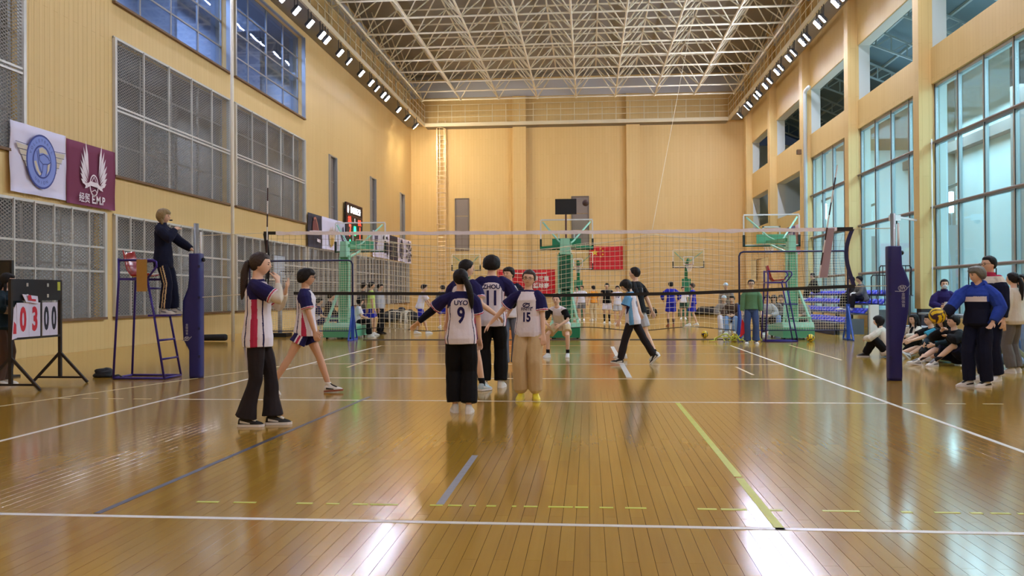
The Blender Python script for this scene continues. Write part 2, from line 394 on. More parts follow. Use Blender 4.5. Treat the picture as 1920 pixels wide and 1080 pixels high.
def left_window(n, y0, y1, z0, z1, mesh=True, post=1.5, cols=4, rows=4, bars=(), deep=0.26, name=None):
    w = snode('window_%d' % n); fx = XL
    f = MB()
    for (a, b, c, d) in ((y0-0.06, y0+0.04, z0, z1), (y1-0.04, y1+0.06, z0, z1)): f.box(fx-0.06, a, c, fx+0.09, b, d)
    f.box(fx-0.06, y0-0.06, z1-0.03, fx+0.05, y1+0.06, z1+0.03)
    f.build('casing', M_GALV if mesh else M_ALU, w)
    MB().box(fx-0.06, y0-0.06, z0-0.05, fx+0.10, y1+0.06, z0+0.01).build('sill', M_BROWN, w)
    gx = fx-deep
    for i in range(cols+1): MB().box(gx-0.03, y0+(y1-y0)*i/cols-0.03, z0, gx+0.03, y0+(y1-y0)*i/cols+0.03, z1).build('mullion', M_MULL, w)
    for j in range(rows+1): MB().box(gx-0.025, y0, z0+(z1-z0)*j/rows-0.025, gx+0.025, y1, z0+(z1-z0)*j/rows+0.025).build('transom', M_MULL, w)
    cw, rh = (y1-y0)/cols, (z1-z0)/rows
    pane = MB().box(-0.004, 0.035, 0.03, 0.004, cw-0.035, rh-0.03).mesh('pane', M_SHUT if deep < 0.2 else (GLASST if z0 > 8.5 else GLASSD))
    for i in range(cols):
        for j in range(rows): put('pane', pane, w, (gx, y0+i*cw, z0+j*rh))
    if mesh:
        k = max(1, round((y1-y0)/post)); mx = fx+0.03
        for i in range(k+1): MB().bar((mx+0.02, y0+(y1-y0)*i/k, z0), (mx+0.02, y0+(y1-y0)*i/k, z1), 0.05, 0.035).build('mesh_post', M_GALV, w)
        for z in bars: MB().bar((mx+0.02, y0, z), (mx+0.02, y1, z), 0.035, 0.05).build('mesh_rail', M_GALV, w)
        m = MB(); L = y1-y0; H = z1-z0; sl = 0.5; step = 0.155; t = 0.012 if y0 > 20 else 0.017
        k0 = -int(H/sl/step)-1
        for i in range(k0, int(L/step)+1):
            u0 = i*step
            for sg in (1, -1):   # bar u = u0 + v/sl clipped to the rectangle
                va = max(0, -u0*sl); vb = min(H, (L-u0)*sl)
                if vb-va < 0.05: continue
                a = (mx, y0+u0+va/sl, z0+va) if sg == 1 else (mx, y1-u0-va/sl, z0+va)
                b = (mx, y0+u0+vb/sl, z0+vb) if sg == 1 else (mx, y1-u0-vb/sl, z0+vb)
                a, b = Vector(a), Vector(b); d = (b-a).normalized(); nn = Vector((0, -d.z, d.y))*t/2; e = Vector((0.004 if sg == 1 else -0.004, 0, 0))
                m.quad(a-nn+e, a+nn+e, b+nn+e, b-nn+e)
                m.quad(a-nn-e, b-nn-e, b+nn-e, a+nn-e)
        stuff(m.build('wire_mesh', M_MESH, w))
    return w
wn = 1
for a, b in [(12.6, 18.63)]+BL:
    left_window(wn, a, b, *MID, cols=4 if b > 20 else 3, rows=4, bars=(6.15, 6.25)); wn += 1
    left_window(wn, a, b, *TOP, mesh=False, cols=4 if b > 20 else 3, rows=4); wn += 1
for a, b in [(13.2, 21.92)]+BL+LOWB:
    left_window(wn, a, b, *LOW, cols=round((b-a)/1.5), rows=2, post=0.75, bars=(2.55, 1.95)); wn += 1
for a, b in NAR:
    left_window(wn, a, b, 4.4, 7.98, mesh=False, cols=1, rows=3, deep=0.1); wn += 1

# ------------------------------------------------------------------ right wall: piers, spandrels, glazing, open upper bays
PIER = [(13.9, 14.45), (21.4, 21.95), (28.9, 29.4), (36.5, 37.05), (44.1, 44.7), (51.9, 52.5), (59.5, 60.1)]
BAY = [(a[1], b[0]) for a, b in zip(PIER, PIER[1:])]
rh = []
for i, (a, b) in enumerate(BAY):
    if i < 4: rh += [(a, b, 0.55, 7.72), (a, b, 8.83, 11.0)]
    else: rh += [(a, b, 5.45, 7.43), (a, b, 8.98, 11.0)]
wr = struct(wall_holes('x', XR, XR+0.45, Y0, YB, 0, ZT, rh).build('wall_right', WALL), 'tan side wall of piers, spandrels and tall glazing')
for a, b in PIER: struct(MB().box(XR-0.37, a, 0.0 if a > 30 else 0.8, XR, b, ZT).build('pier', WALL, wr))
struct(MB().box(XR-0.33, 28.95, 0, XR, 29.35, 0.8).build('pier_base', mat('dark_plinth', (60, 62, 78), 0.6), wr))
# painted reveals of the upper openings (thin liners inside each opening)
for i, (a, b) in enumerate(BAY):
    for z0, z1 in (((8.83, 11.0),) if i < 4 else ((5.45, 7.43), (8.98, 11.0))):
        m = MB(); m.box(XR+0.05, b-0.012, z0, XR+0.47, b, z1); m.box(XR+0.05, a, z1-0.012, XR+0.47, b, z1); m.box(XR+0.05, a, z0, XR+0.47, a+0.012, z1)
        m.build('reveal', M_REVEAL, wr)
for i, (a, b) in enumerate(BAY[:4]):
    m = MB(); m.box(XR+0.24, b-0.012, 0.55, XR+0.47, b, 7.72); m.box(XR+0.24, a, 0.55, XR+0.47, a+0.012, 7.72); m.box(XR+0.24, a, 7.708, XR+0.47, b, 7.72); m.build('reveal', M_REVEAL, wr)
    w = snode('window_%d' % wn); wn += 1; gx = XR+0.16; zs = [0.55, 2.05, 3.92, 5.9, 7.72]; nc = 4
    f = MB(); f.box(gx-0.06, a, 7.62, gx+0.06, b, 7.72); f.box(gx-0.06, a, 0.55, gx+0.06, b, 0.65); f.build('frame', M_ALU, w)
    for c in range(nc+1):
        y = a+(b-a)*c/nc; MB().box(gx-0.07, y-0.04, 0.55, gx+0.05, y+0.04, 7.72).build('mullion', M_ALU, w)
        if 0 < c <= nc: MB().box(gx-0.075, y-0.058, 0.55, gx-0.055, y-0.042, 7.72).build('gasket', M_BLACK, w)
    for z in zs[1:-1]:
        MB().box(gx-0.05, a, z-0.05, gx+0.05, b, z+0.05).build('transom', M_MULL, w)
        MB().tube([(gx-0.16, a-0.1, z), (gx-0.16, b+0.0, z)], 0.045, 8).build('rail', mat('brown_rail', (142, 124, 116), 0.5, 0.2), w)
    cw = (b-a)/nc
    for j in range(4):
        pane = MB().box(-0.005, 0.05, 0.05, 0.005, cw-0.05, zs[j+1]-zs[j]-0.05).mesh('pane', GLASS)
        for c in range(nc): put('pane', pane, w, (gx, a+c*cw, zs[j]))
# the hall beyond the glass
mb = MB(); mb.box(15.6, 4, 0, 15.8, YB+2, 8.6); mb.box(15.6, 4, 8.6, 15.8, YB+2, 11.2); mb.box(XR+0.46, 4, -0.1, 15.6, YB+2, 0); mb.box(XR+0.46, YB, 0, 15.8, YB+0.3, 11.2); mb.box(XR+0.46, 3.8, 0, 15.8, 4, 11.2); mb.box(XR+0.46, 45.3, 0, 15.6, 45.5, 8.2)  # last box: partition added to keep the hall behind the far bays dark
struct(mb.build('side_hall_wall', M_CREAM), 'pale wall and added partition of the lit hall beyond the glass')
mb = MB()
for y in (24.5, 32.2, 40): mb.box(14.6, y, 0, 15.6, y+0.5, 11)
mb.box(15.2, 4, 7.2, 15.6, 45.3, 7.6)
struct(mb.build('side_hall_pier', mat('taupe_pier', (140, 128, 124), 0.8)))
mb = MB(); mb.quad((XR+0.46, 4, 13.4), (15.9, 4, 11.2), (15.9, YB+2, 11.2), (XR+0.46, YB+2, 13.4)); mb.quad((XR+0.46, 4, 13.5), (XR+0.46, YB+2, 13.5), (15.9, YB+2, 11.3), (15.9, 4, 11.3))
sr = struct(mb.build('side_hall_roof', M_STEELB), 'blue-grey steel roof of the side hall')
M_SHT = mat('side_truss_paint', (150, 168, 172), 0.6)
for k, y in enumerate(range(20, 62, 4)):
    t = MB(); a, b = Vector((XR+0.5, y, 13.2)), Vector((15.6, y, 11.05)); c, d = a-Vector((0, 0, 0.8)), b-Vector((0, 0, 0.5))
    t.bar(a, b, 0.08); t.bar(c, d, 0.08)
    for q in range(7):
        p0 = a.lerp(b, q/7); p1 = c.lerp(d, q/7); p2 = a.lerp(b, (q+1)/7); t.bar(p0, p1, 0.05); t.bar(p1, p2, 0.05)
    t.build('roof_truss', M_SHT, sr)
for x in (11.6, 12.8, 14.0, 15.2):
    z = 13.35-(x-XR-0.46)*0.42; MB().bar((x, 18, z-0.1), (x, 60, z-0.1), 0.1).build('purlin', M_SHT, sr)

# ------------------------------------------------------------------ back wall
mb = MB(); mb.box(XL-0.3, YB, 0, XR+0.4, YB+0.3, ZT)
mb.box(-5.08, YB-0.42, 0, -4.17, YB, 14.85); mb.box(2.62, YB-0.42, 0, 3.52, YB, 14.85)
wb = struct(mb.build('wall_back', WALL), 'tan panelled end wall with two pilasters')
mb = MB(); mb.box(XL, YB-0.1, 14.9, XR, YB, 16.0); mb.box(XL, Y0, 15.2, XL+0.12, YB-0.1, 15.95); mb.box(XR-0.12, Y0, 15.2, XR, YB-0.1, 15.95)
struct(mb.build('trim_1', M_GUT), 'pale grey gutter band under the roof')
struct(MB().box(XL-0.3, Y0-0.3, 0, XR+0.4, Y0, ZT).build('wall_front', WALL))
for (p0, p1, t, b) in ((855, 878, 374, 468), (1073, 1103, 370, 462)):
    a, c = ay(p0, t, YB), ay(p1, b, YB); w = snode('window_%d' % wn); wn += 1
    f = MB(); f.box(a.x-0.07, YB-0.1, c.z-0.07, a.x, YB, a.z+0.07); f.box(c.x, YB-0.1, c.z-0.07, c.x+0.07, YB, a.z+0.07); f.box(a.x, YB-0.1, a.z, c.x, YB, a.z+0.07); f.box(a.x, YB-0.1, c.z-0.07, c.x, YB, c.z)
    f.build('frame', mat('grey_frame', (116, 106, 100), 0.6), w)
    for k in range(3):
        z = c.z+(a.z-c.z)*k/3; MB().box(a.x, YB-0.05, z+0.02, c.x, YB-0.002, z+(a.z-c.z)/3-0.02).build('panel', M_SHUT, w)

# ------------------------------------------------------------------ ceiling and space frame
ceil = struct(MB().box(XL-0.3, Y0-0.3, ZT, XR+0.4, YB+0.3, ZT+0.2).build('ceiling', M_DECK), 'dark grey-brown metal roof deck')
for k in range(26): put('purlin', MB().box(XL, -0.06, ZT-0.16, XR, 0.06, ZT).mesh('purlin', mat('purlin_paint', (128, 122, 110), 0.7)) if k == 0 else PUR, ceil, (0, 60.6-k*1.21, 0)); PUR = [o for o in bpy.data.objects if o.name == 'purlin'][0].data
MB().box(-9.6, 8, ZT-0.03, -9.0, 61, ZT-0.001).build('roof_light_strip', mat('roof_strip', (150, 148, 140), 0.7), ceil)
sf = thing('space_frame', 'white steel space-frame truss hanging under the dark roof deck', 'roof truss', (0, 0, 13.6)); PIT = 2.42; NX, NY = 9, 17
xs = [-10.36+PIT*i for i in range(NX)]; ys = [56.5-PIT*k for k in range(NY)]; TH = 1.5
xt = [x+PIT/2 for x in xs[:-1]]; yt = [y-PIT/2 for y in ys[:-1]]
for x in xs: MB().tube([(x, ys[-1], 0), (x, ys[0], 0)], 0.05, 8).build('bottom_chord', M_TRUSS, sf, True)
for y in ys: MB().tube([(xs[0], y, 0), (xs[-1], y, 0)], 0.046, 8).build('bottom_chord', M_TRUSS, sf, True)
for x in xt: MB().tube([(x, yt[-1], TH), (x, yt[0], TH)], 0.046, 8).build('top_chord', M_TRUSS, sf, True)
for y in yt: MB().tube([(xt[0], y, TH), (xt[-1], y, TH)], 0.046, 8).build('top_chord', M_TRUSS, sf, True)
dm = {}
for sx in (-1, 1):
    for sy in (-1, 1): dm[sx, sy] = MB().tube([(0, 0, 0), (-sx*PIT/2, -sy*PIT/2, -TH)], 0.034, 6).mesh('web_brace', M_TRUSS, True)
nb = 0; restw = MB()
for j, y in enumerate(yt):
    for x in xt:
        for sx in (-1, 1):
            for sy in (-1, 1):
                if nb < 300: put('web_brace', dm[sx, sy], sf, (x, y, TH)); nb += 1
                else: restw.tube([(x, y, TH), (x-sx*PIT/2, y-sy*PIT/2, 0)], 0.034, 6)
stuff(restw.build('web_braces', M_TRUSS, sf, True))
nd = MB().ball((0, 0, 0), 0.09, 8, 6).mesh('node_ball', M_TRUSS, True); n_ = 0
for y in ys:
    for x in xs: put('node_ball', nd, sf, (x, y, 0))
for y in yt:
    for x in xt:
        if n_ < 140: put('node_ball', nd, sf, (x, y, TH)); n_ += 1
for x in (xs[0], xs[-1]):        # hangers from the edge nodes up to the roof
    for y in ys: MB().bar((x, y, 0), (x+(-0.9 if x < 0 else 0.9), y, ZT-13.6), 0.05).build('edge_strut', M_TRUSS, sf)

# ------------------------------------------------------------------ catwalks
def catwalk(label, a, b, inward, n, zd=12.73):
    """deck from a to b along the free edge; inward = vector from the free edge to the wall"""
    a, b, w = Vector(a), Vector(b), Vector(inward); t = thing('catwalk', label, 'catwalk', a); d = b-a; L = d.length; u = d/L
    Z = Vector((0, 0, 1)); q = lambda s, h, o=0.0: u*s+Z*h+w.normalized()*o
    MB().prism([q(0, 0.02), q(0, 0.20), q(L, 0.20), q(L, 0.02)], w).build('deck', M_DECK, t)
    MB().prism([q(0, 0, -0.01), q(0, 0.24, -0.01), q(L, 0.24, -0.01), q(L, 0, -0.01)], w.normalized()*0.1).build('edge_beam', M_CAT, t)
    for h in (0.62, 1.03, 1.45): MB().tube([q(0, h), q(L, h)], 0.022, 6).build('rail', M_CAT, t)
    pm_ = MB().tube([(0, 0, 0.2), (0, 0, 1.46)], 0.02, 6).mesh('post', M_CAT)
    for i in range(n+1): put('post', pm_, t, u*(L*i/n))
    return t
catwalk('white railed catwalk along the end wall above the ladder', (-11.0, 60.8, 12.73), (9.3, 60.8, 12.73), (0, 1.19, 0), 22)
catwalk('white railed catwalk along the left wall above the meshed windows', (-11.0, 14, 12.73), (-11.0, 60.78, 12.73), (-1.19, 0, 0), 46)
catwalk('white railed catwalk along the right wall above the glazed bays', (9.3, 14, 12.73), (9.3, 60.78, 12.73), (0.89, 0, 0), 46)
mb = MB()
for y in range(18, 62, 3): mb.bar((XL, y, 14.9), (-11.3, y, 15.3), 0.08); mb.bar((XL+0.02, y, 13.0), (XL+0.02, y, 15.2), 0.12)
struct(mb.build('trim_2', M_CAT, wl))

# ------------------------------------------------------------------ floodlights under the catwalks
M_LAMPB = mat('lamp_housing', (58, 60, 66), 0.5, 0.3)
def lens(name, col, es):
    m = mat(name, (255, 255, 255), 0.4, emit=col, es=es); return m
LENS_L = lens('floodlight_lens_cool', (234, 236, 255), FLOOD*0.46); LENS_R = lens('floodlight_lens_blue', (228, 234, 255), FLOOD*1.32); LENS_W = lens('floodlight_lens_warm', (255, 236, 206), FLOOD*1.3); LENS_E = lens('floodlight_lens_end', (240, 242, 255), FLOOD*1.0)
_fl = {}
def floodlight(x, y, side, n, lm, label, group):
    key = (side, n, lm.name)
    sg = 1 if side == 'l' else -1
    if key not in _fl:
        a = R(48); nrm = Vector((math.sin(a)*sg, 0, -math.cos(a))); up = Vector((math.cos(a)*sg, 0, math.sin(a)))
        hb = MB(); wd = 0.15*n
        P = lambda u, v, d: nrm*d+up*v+Vector((0, u, 0))
        hb.prism([P(-wd/2-.02, -.20, -.09), P(wd/2+.02, -.20, -.09), P(wd/2+.02, .20, -.09), P(-wd/2-.02, .20, -.09)], nrm*0.08)
        for k in range(n*2): u = -wd/2+wd*(k+.5)/(n*2); hb.prism([P(u-.008, -.17, -.15), P(u+.008, -.17, -.15), P(u+.008, .17, -.15), P(u-.008, .17, -.15)], nrm*0.06)
        br = MB(); br.bar(P(-wd/2-.04, 0, -.05), P(-wd/2-.04, 0, -.05)+Vector((0, 0, .515)), .03)
        lenses = []
        for k in range(n):
            u = -wd/2+wd*(k+.5)/n; m = MB(); m.prism([P(u-.058, -.17, -.005), P(u+.058, -.17, -.005), P(u+.058, .17, -.005), P(u-.058, .17, -.005)], nrm*0.012); lenses.append(m.mesh('lens', lm))
        _fl[key] = (hb.mesh('housing', M_LAMPB), br.mesh('bracket', M_LAMPB), lenses)
    hm, bm_, lz = _fl[key]; t = thing('floodlight', label, 'floodlight', (x, y, 12.17), 0, group)
    put('housing', hm, t); put('bracket', bm_, t); put('bracket', bm_, t, (0, 0.15*n+0.08, 0))
    for l in lz: put('lens', l, t)
    return t
LY = [(33.7, 2), (35.4, 2), (37.0, 2), (37.75, 2), (39.8, 2), (41.3, 1), (43.6, 2), (45.6, 2), (46.9, 1), (48.4, 2), (49.3, 2), (52.4, 2), (54.9, 3), (57.6, 3)]
RY = [(34.2, 1), (34.9, 2), (36.8, 1), (37.6, 2), (39.4, 1), (40.2, 2), (41.9, 1), (42.9, 2), (44.6, 1), (45.5, 2), (47.3, 1), (48.5, 2), (50.3, 2), (51.1, 1), (53.1, 2), (54.0, 2), (56.4, 2)]
for k, (y, n) in enumerate(LY):
    if k == 13: lab, grp = 'last floodlight of the left row, nearest the end wall', None
    elif k == 12: lab, grp = 'warm-tinted floodlight second from the end wall in the left row', None
    else: lab, grp = 'unseen cool white floodlight added to the left row', 'floodlights under the left catwalk'
    f = floodlight(-11.0, y, 'l', n, LENS_W if k > 11 else LENS_L, lab, grp)
    if k > 11: f.rotation_euler[2] = R(26)
for k, (y, n) in enumerate(RY):
    last = k == len(RY)-1
    f = floodlight(9.3, y, 'r', n, LENS_E if k > 14 else LENS_R, 'last floodlight of the right row, nearest the end wall' if last else 'unseen bluish white floodlight added to the right row', None if last else 'floodlights under the right catwalk')
    if k > 14: f.rotation_euler[2] = R(-26)
for y in (-14, -11.5, -9, -6, -3, 0, 3, 6, 9, 12, 15.5, 18, 20.5, 23, 25.5, 28, 30.5, 32.2):  # unseen continuation of both rows; those behind the camera added for frontal light
    floodlight(-11.0, y, 'l', 2, LENS_L, 'unseen cool white floodlight added to the left row', 'floodlights under the left catwalk')
    floodlight(9.3, y, 'r', 2, LENS_R, 'unseen bluish white floodlight added to the right row', 'floodlights under the right catwalk')
# pipes
tag(MB().tube([(-10.36, 25.74, 0), (-10.36, 25.74, 13.5)], 0.05, 10).build('standpipe', M_PIPE, None, True), 'tall pale pipe rising from the floor before the left wall', 'pipe')
tag(MB().tube([(10.3, 43.98, 1.3), (10.3, 43.98, 10.75), (10.3, 43.9, 10.87), (10.3, 43.2, 10.9)], 0.09, 10).build('drainpipe', mat('drain_white', (222, 228, 228), 0.5), None, True), 'white drainpipe with an elbow on the third glazed bay pier', 'pipe')
tag(MB().tube([(10.5, 28.7, 6), (10.5, 28.7, 2.9), (10.45, 28.6, 1.9), (10.42, 28.55, 0.3)], 0.02, 6).build('cable', M_WHITE, None, True), 'thin white cable down the nearest glazed pier', 'cable')
# wall ladder with its cage
a0, a1 = ay(821, 535, YB-0.35), ay(836, 535, YB-0.35); zt = 12.3
t = thing('wall_ladder', 'caged steel ladder on the end wall rising to the catwalk', 'ladder', ((a0.x+a1.x)/2, YB-0.3, 0.9)); hw = (a1.x-a0.x)/2; M_LAD = mat('ladder_paint', (238, 214, 172), 0.3, 0.3)
for s in (-1, 1): MB().tube([(s*hw, 0, 0), (s*hw, 0, zt-0.9+(1.0))], 0.03, 6).build('stile', M_LAD, t)
rm = MB().tube([(-hw, 0, 0), (hw, 0, 0)], 0.032, 6).mesh('rung', M_LAD)
for k in range(38): put('rung', rm, t, (0, 0, 0.1+k*0.305))
for k in range(7):
    z = 5.2+k*1.1; MB().tube([(math.cos(a)*hw*1.15, -abs(math.sin(a))*0.7, z) for a in [PI*q/10 for q in range(11)]], 0.02, 6).build('cage_hoop', M_LAD, t)
for q in (2, 5, 8): a = PI*q/10; MB().bar((math.cos(a)*hw*1.15, -math.sin(a)*0.7, 5.2), (math.cos(a)*hw*1.15, -math.sin(a)*0.7, 11.8), 0.03, 0.012).build('cage_strap', M_LAD, t)
for z in (0.3, 3.0, 6, 9, 11): 
    for s in (-1, 1): MB().bar((s*hw, 0, z), (s*hw, 0.3, z), 0.03).build('bracket', M_LAD, t)
# lamps on the wall of the side hall
M_TUBE = mat('lamp_tube', (255, 255, 255), 0.4, emit=(214, 248, 255), es=14)
for k, (y, z) in enumerate(((33.0, 4.85), (42.3, 5.05), (44.6, 5.6))):
    t = thing('wall_lamp', ('hooded wall lamp seen through the nearest glazed bay', 'hooded wall lamp seen through the second glazed bay', 'bright wall lamp seen through the third glazed bay')[k], 'lamp', (12.72 if k < 2 else 11.35, y, z))
    MB().bar((0, 0, 0), (0, 0, -1.2), 0.05).build('post', M_GREYW, t); MB().prism([(-.25, -.15, 0), (.25, -.15, .22), (.25, -.15, .32), (-.25, -.15, .14)], (0, .3, 0)).build('hood', mat('lamp_hood', (70, 74, 80), 0.6), t)
    MB().box(-.06, -.06, -.75, .06, .06, -.02).build('tube', M_TUBE, t)
    MB().box(-.2, -.2, -z, .2, .2, -1.2).build('column', M_GREYW, t)
# small boxes on the piers
t = thing('wall_speaker', 'small dark loudspeaker box high on the third pier', 'speaker', (10.12, 44.4, 8.05)); MB().box(-.12, -.1, -.1, .075, .1, .12).build('body', M_BROWN, t); MB().box(-.125, -.07, -.07, -.12, .07, .08).build('grille', M_BLACK, t)
t = thing('wall_camera', 'small white camera bracket on the nearest glazed pier', 'camera', (10.15, 29.15, 3.55)); MB().bar((0.04, 0, 0), (-.55, -.1, .1), .06).build('arm', M_WHITE, t); MB().box(-.8, -.2, -.02, -.5, 0, .16).build('body', M_WHITE, t); MB().ball((-.66, -.1, -.05), .09).build('dome', M_BLACK, t)
# ================================================================== EQUIPMENT
M_PAD = mat('navy_post_pad', (32, 32, 104), 0.45, bump=(7, 0.25)); M_PRINT = mat('silver_print', (188, 190, 206), 0.5)
M_UMP = mat('purple_blue_tube', (58, 42, 136), 0.4, 0.2); M_REDSEAT = mat('red_plastic', (176, 26, 40), 0.22, coat=0.5)
M_BLUE = mat('blue_frame_paint', (34, 78, 176), 0.4); M_NAVYT = mat('navy_tube', (30, 34, 84), 0.4)
M_CORD = mat('net_cord_dark', (98, 78, 56), 0.8); M_CORDW = mat('net_cord_white', (232, 220, 192), 0.8)
# ------------------------------------------------------------------ net posts
def net_post(label, x, y, side, zpad):
    """side: -1 the winch bulge is on the left, 1 on the right"""
    t = thing('net_post', label, 'net post', (x, y, 0)); MB().tube([(0, 0, 0), (0, 0, 2.5)], 0.04, 12).build('pole', M_ALU, t, True)
    MB().tube([(0.075, 0, 1.9), (0.075, 0, 2.36)], 0.018, 8).build('tension_rod', M_WHITE, t, True)
    prof = [(0.0, 0), (0.05, 0), (0.45, 0), (0.62, .1), (0.95, .115), (1.25, .105), (1.45, .02), (1.6, 0), (zpad-0.02, 0), (zpad, 0)]
    if side > 0: prof = [(0.0, 0), (0.05, 0), (0.55, 0), (0.75, .05), (1.05, .1), (1.45, .12), (1.6, .07), (1.72, 0.01), (zpad-0.02, 0), (zpad, 0)]
    rings = []
    for z, b in prof:
        w0, w1, h = 0.10, 0.10, 0.10
        if side < 0: w0 += b
        else: w1 += b
        k = 0.96 if z in (0.0, zpad) else 1
        ring = []
        for i in range(20):
            a = 2*PI*i/20; cx, sy_ = math.cos(a), math.sin(a); e = 0.45
            px_ = math.copysign(abs(cx)**e, cx)*(w1 if cx > 0 else w0)*k; py_ = math.copysign(abs(sy_)**e, sy_)*h*k
            ring.append((px_, py_, z))
        rings.append(ring)
    pad = MB().loft(rings).build('pad', M_PAD, t, True)
    for z in (0.35, 0.8, 1.3, 1.8): MB().box(0.085*(-side)-0.02, -0.105, z-0.02, 0.085*(-side)+0.02, -0.098, z+0.02).build('strap', M_NAVYT, pad)
    m = MB(); u, v = (1, 0, 0), (0, 0, 1); yo = -0.106
    xo, zz, pt, sz = (0.105, 1.285, 0.056, 0.055) if side > 0 else (-0.115, 0.855, 0.047, 0.046)
    for k, ch in enumerate('金陵体育'): lettering(m, ch, sz, (xo, yo, zz-k*pt), u, v)
    lo = (xo-0.01, yo, zz+0.095) if side > 0 else (xo, yo, zz-0.215); q = 1.0 if side > 0 else 0.7
    lettering(m, 'JW', 0.085*q, lo, (1, 0, 0.12), v, bold=0.002, width=0.8); ring2d(m, 0, 0, 0.062*q, 0.042*q, 0.007, lo, u, v); line2d(m, [(-0.11*q, -0.045*q), (0.02*q, -0.05*q), (0.11*q, 0.045*q)], 0.009, lo, u, v)
    m.build('lettering', M_PRINT, pad)
    MB().ball((0.125*side if side > 0 else 0.12, 0, zpad-0.1), (.03, .03, .035), 10, 7).build('winch_knob', M_BLACK, t, True)
    return t
net_post('left net post in a navy pad beside the referee stand', -6.33, 14.22, -1, 2.01)
net_post('right net post in a navy pad near the seated spectators', 4.56, 14.02, 1, 2.01)

# ------------------------------------------------------------------ volleyball net
NY_ = 14.18; nt_ = thing('volleyball_net', 'volleyball net with white top tape and black bottom band across the hall', 'net', (0, NY_, 0))
def interp(tab, x):
    if x <= tab[0][0]: return tab[0][1]
    for (a, b), (c, d) in zip(tab, tab[1:]):
        if x <= c: return b+(d-b)*(x-a)/(c-a)
    return tab[-1][1]
TOPZ = [(-5.19, 2.328), (-3, 2.30), (-0.85, 2.287), (1.5, 2.278), (4.0, 2.285)]; BOTZ = [(-5.05, 1.37), (-4.6, 1.356), (-2.1, 1.334), (-0.44, 1.30), (1.5, 1.32), (4.02, 1.415)]
NX0, NX1 = -5.17, 4.0
xn = [NX0+(NX1-NX0)*i/46 for i in range(47)]
def tape(z, h, name, m, x0, x1, lump=0.0, n=60):
    mbt = MB(); rg = []
    for i in range(n+1):
        x = x0+(x1-x0)*i/n; zz = interp(z, x)+lump*noise.noise((x*3, 0, 1)); hh = h*(1+3*lump*noise.noise((x*7, 2, 1))/0.1)
        rg.append([(x, -.012, zz-hh/2), (x, .012, zz-hh/2), (x, .012, zz+hh/2), (x, -.012, zz+hh/2)])
    return mbt.loft(rg).build(name, m, nt_)
tape(TOPZ, 0.055, 'top_tape', mat('white_tape', (250, 246, 255), 0.7, bump=(20, 0.4)), NX0+0.18, NX1-0.22, 0.012, 160)
tape(TOPZ, 0.06, 'tape_end', M_BLACK, NX1-0.22, NX1+0.02); tape(TOPZ, 0.05, 'tape_end', M_BLACK, NX0-0.02, NX0+0.18)
tape(BOTZ, 0.05, 'bottom_band', M_BLACK, -4.7, NX1+0.04)
SIDE = lambda s: [(NX1+0.01-0.13*math.sin(PI*k/10)*(1-k/22)+0.02*(k/10), 0, 2.28+(1.41-2.28)*k/10) if s > 0 else (NX0+0.0+0.05*math.sin(PI*k/10), 0, 2.32+(1.36-2.32)*k/10) for k in range(11)]
for s in (-1, 1):
    m = MB(); pts = SIDE(s); rg = [[(p[0]-.03, -.008, p[2]), (p[0]+.03, -.008, p[2]), (p[0]+.03, .008, p[2]), (p[0]-.03, .008, p[2])] for p in pts]; m.loft(rg).build('side_band', M_NAVYT if s > 0 else M_BLACK, nt_)
m = MB(); nv = 92  # ten-centimetre meshes
def npt(i, j):   # i along, j down (0..10); the ends follow the side bands
    x = NX0+(NX1-NX0)*i/nv; t_ = j/10; z0, z1 = interp(TOPZ, x), interp(BOTZ, x)
    e = max(0, (i/nv-0.85)/0.15); x -= 0.13*math.sin(PI*t_)*(1-t_/2.2)*e
    return Vector((x, 0.004*math.sin(i*1.7+j), z0+(z1-z0)*t_+0.004*noise.noise((i*.7, j*.9, 3))))
def cord(mbx, pts, r):
    """3-sided thin cord"""
    mbx.tube(pts, r, 3, cap=False)
for i in range(0, nv+1): cord(m, [npt(i, j) for j in range(11)], 0.0017)
for j in range(1, 10): cord(m, [npt(i, j) for i in range(0, nv+1, 2)], 0.0017)
stuff(m.build('mesh_cords', M_CORD, nt_))
m = MB()
for pts in ([(-5.19, 0, 2.33), (-6.28, 0.04, 2.30)], [(-5.12, 0, 1.37), (-6.28, 0.04, 1.30)], [(4.0, 0, 2.285), (4.52, -.16, 2.28)], [(4.02, 0, 1.41), (4.5, -.16, 1.42)]):
    MB().tube(pts, 0.006, 5).build('rope', M_CORDW, nt_)
M_ANTR = mat('antenna_dark', (60, 30, 34), 0.5)
def antenna(label, a, b):
    t = thing('net_antenna', label, 'antenna', b); d = Vector(a)-Vector(b)
    for k in range(9): MB().tube([d*(k/9), d*((k+1)/9)], 0.011, 6).build('rod', M_ANTR if k % 2 else M_WHITE, t)
    return t
antenna('striped antenna standing up at the left end of the net', (-5.113, NY_-.02, 3.26), (-5.144, NY_-.02, 1.38))
t = antenna('striped antenna tilted at the right end of the net', (3.79, NY_-.03, 3.26), (3.50, NY_-.03, 1.55))
MB().loft([[(0.0, .0, 0), (.13, .0, 0), (.13, .012, 0), (0.0, .012, 0)], [(.12, .0, .75), (.24, .0, .75), (.24, .012, .75), (.12, .012, .75)]]).build('side_marker', mat('marker_mauve', (172, 150, 158), 0.7), t)
MB().tube([(-5.16, -.05, 0.55), (-5.15, -.04, 1.4), (-5.12, 0, 2.3)], 0.012, 6).build('rope', M_BLACK, nt_)

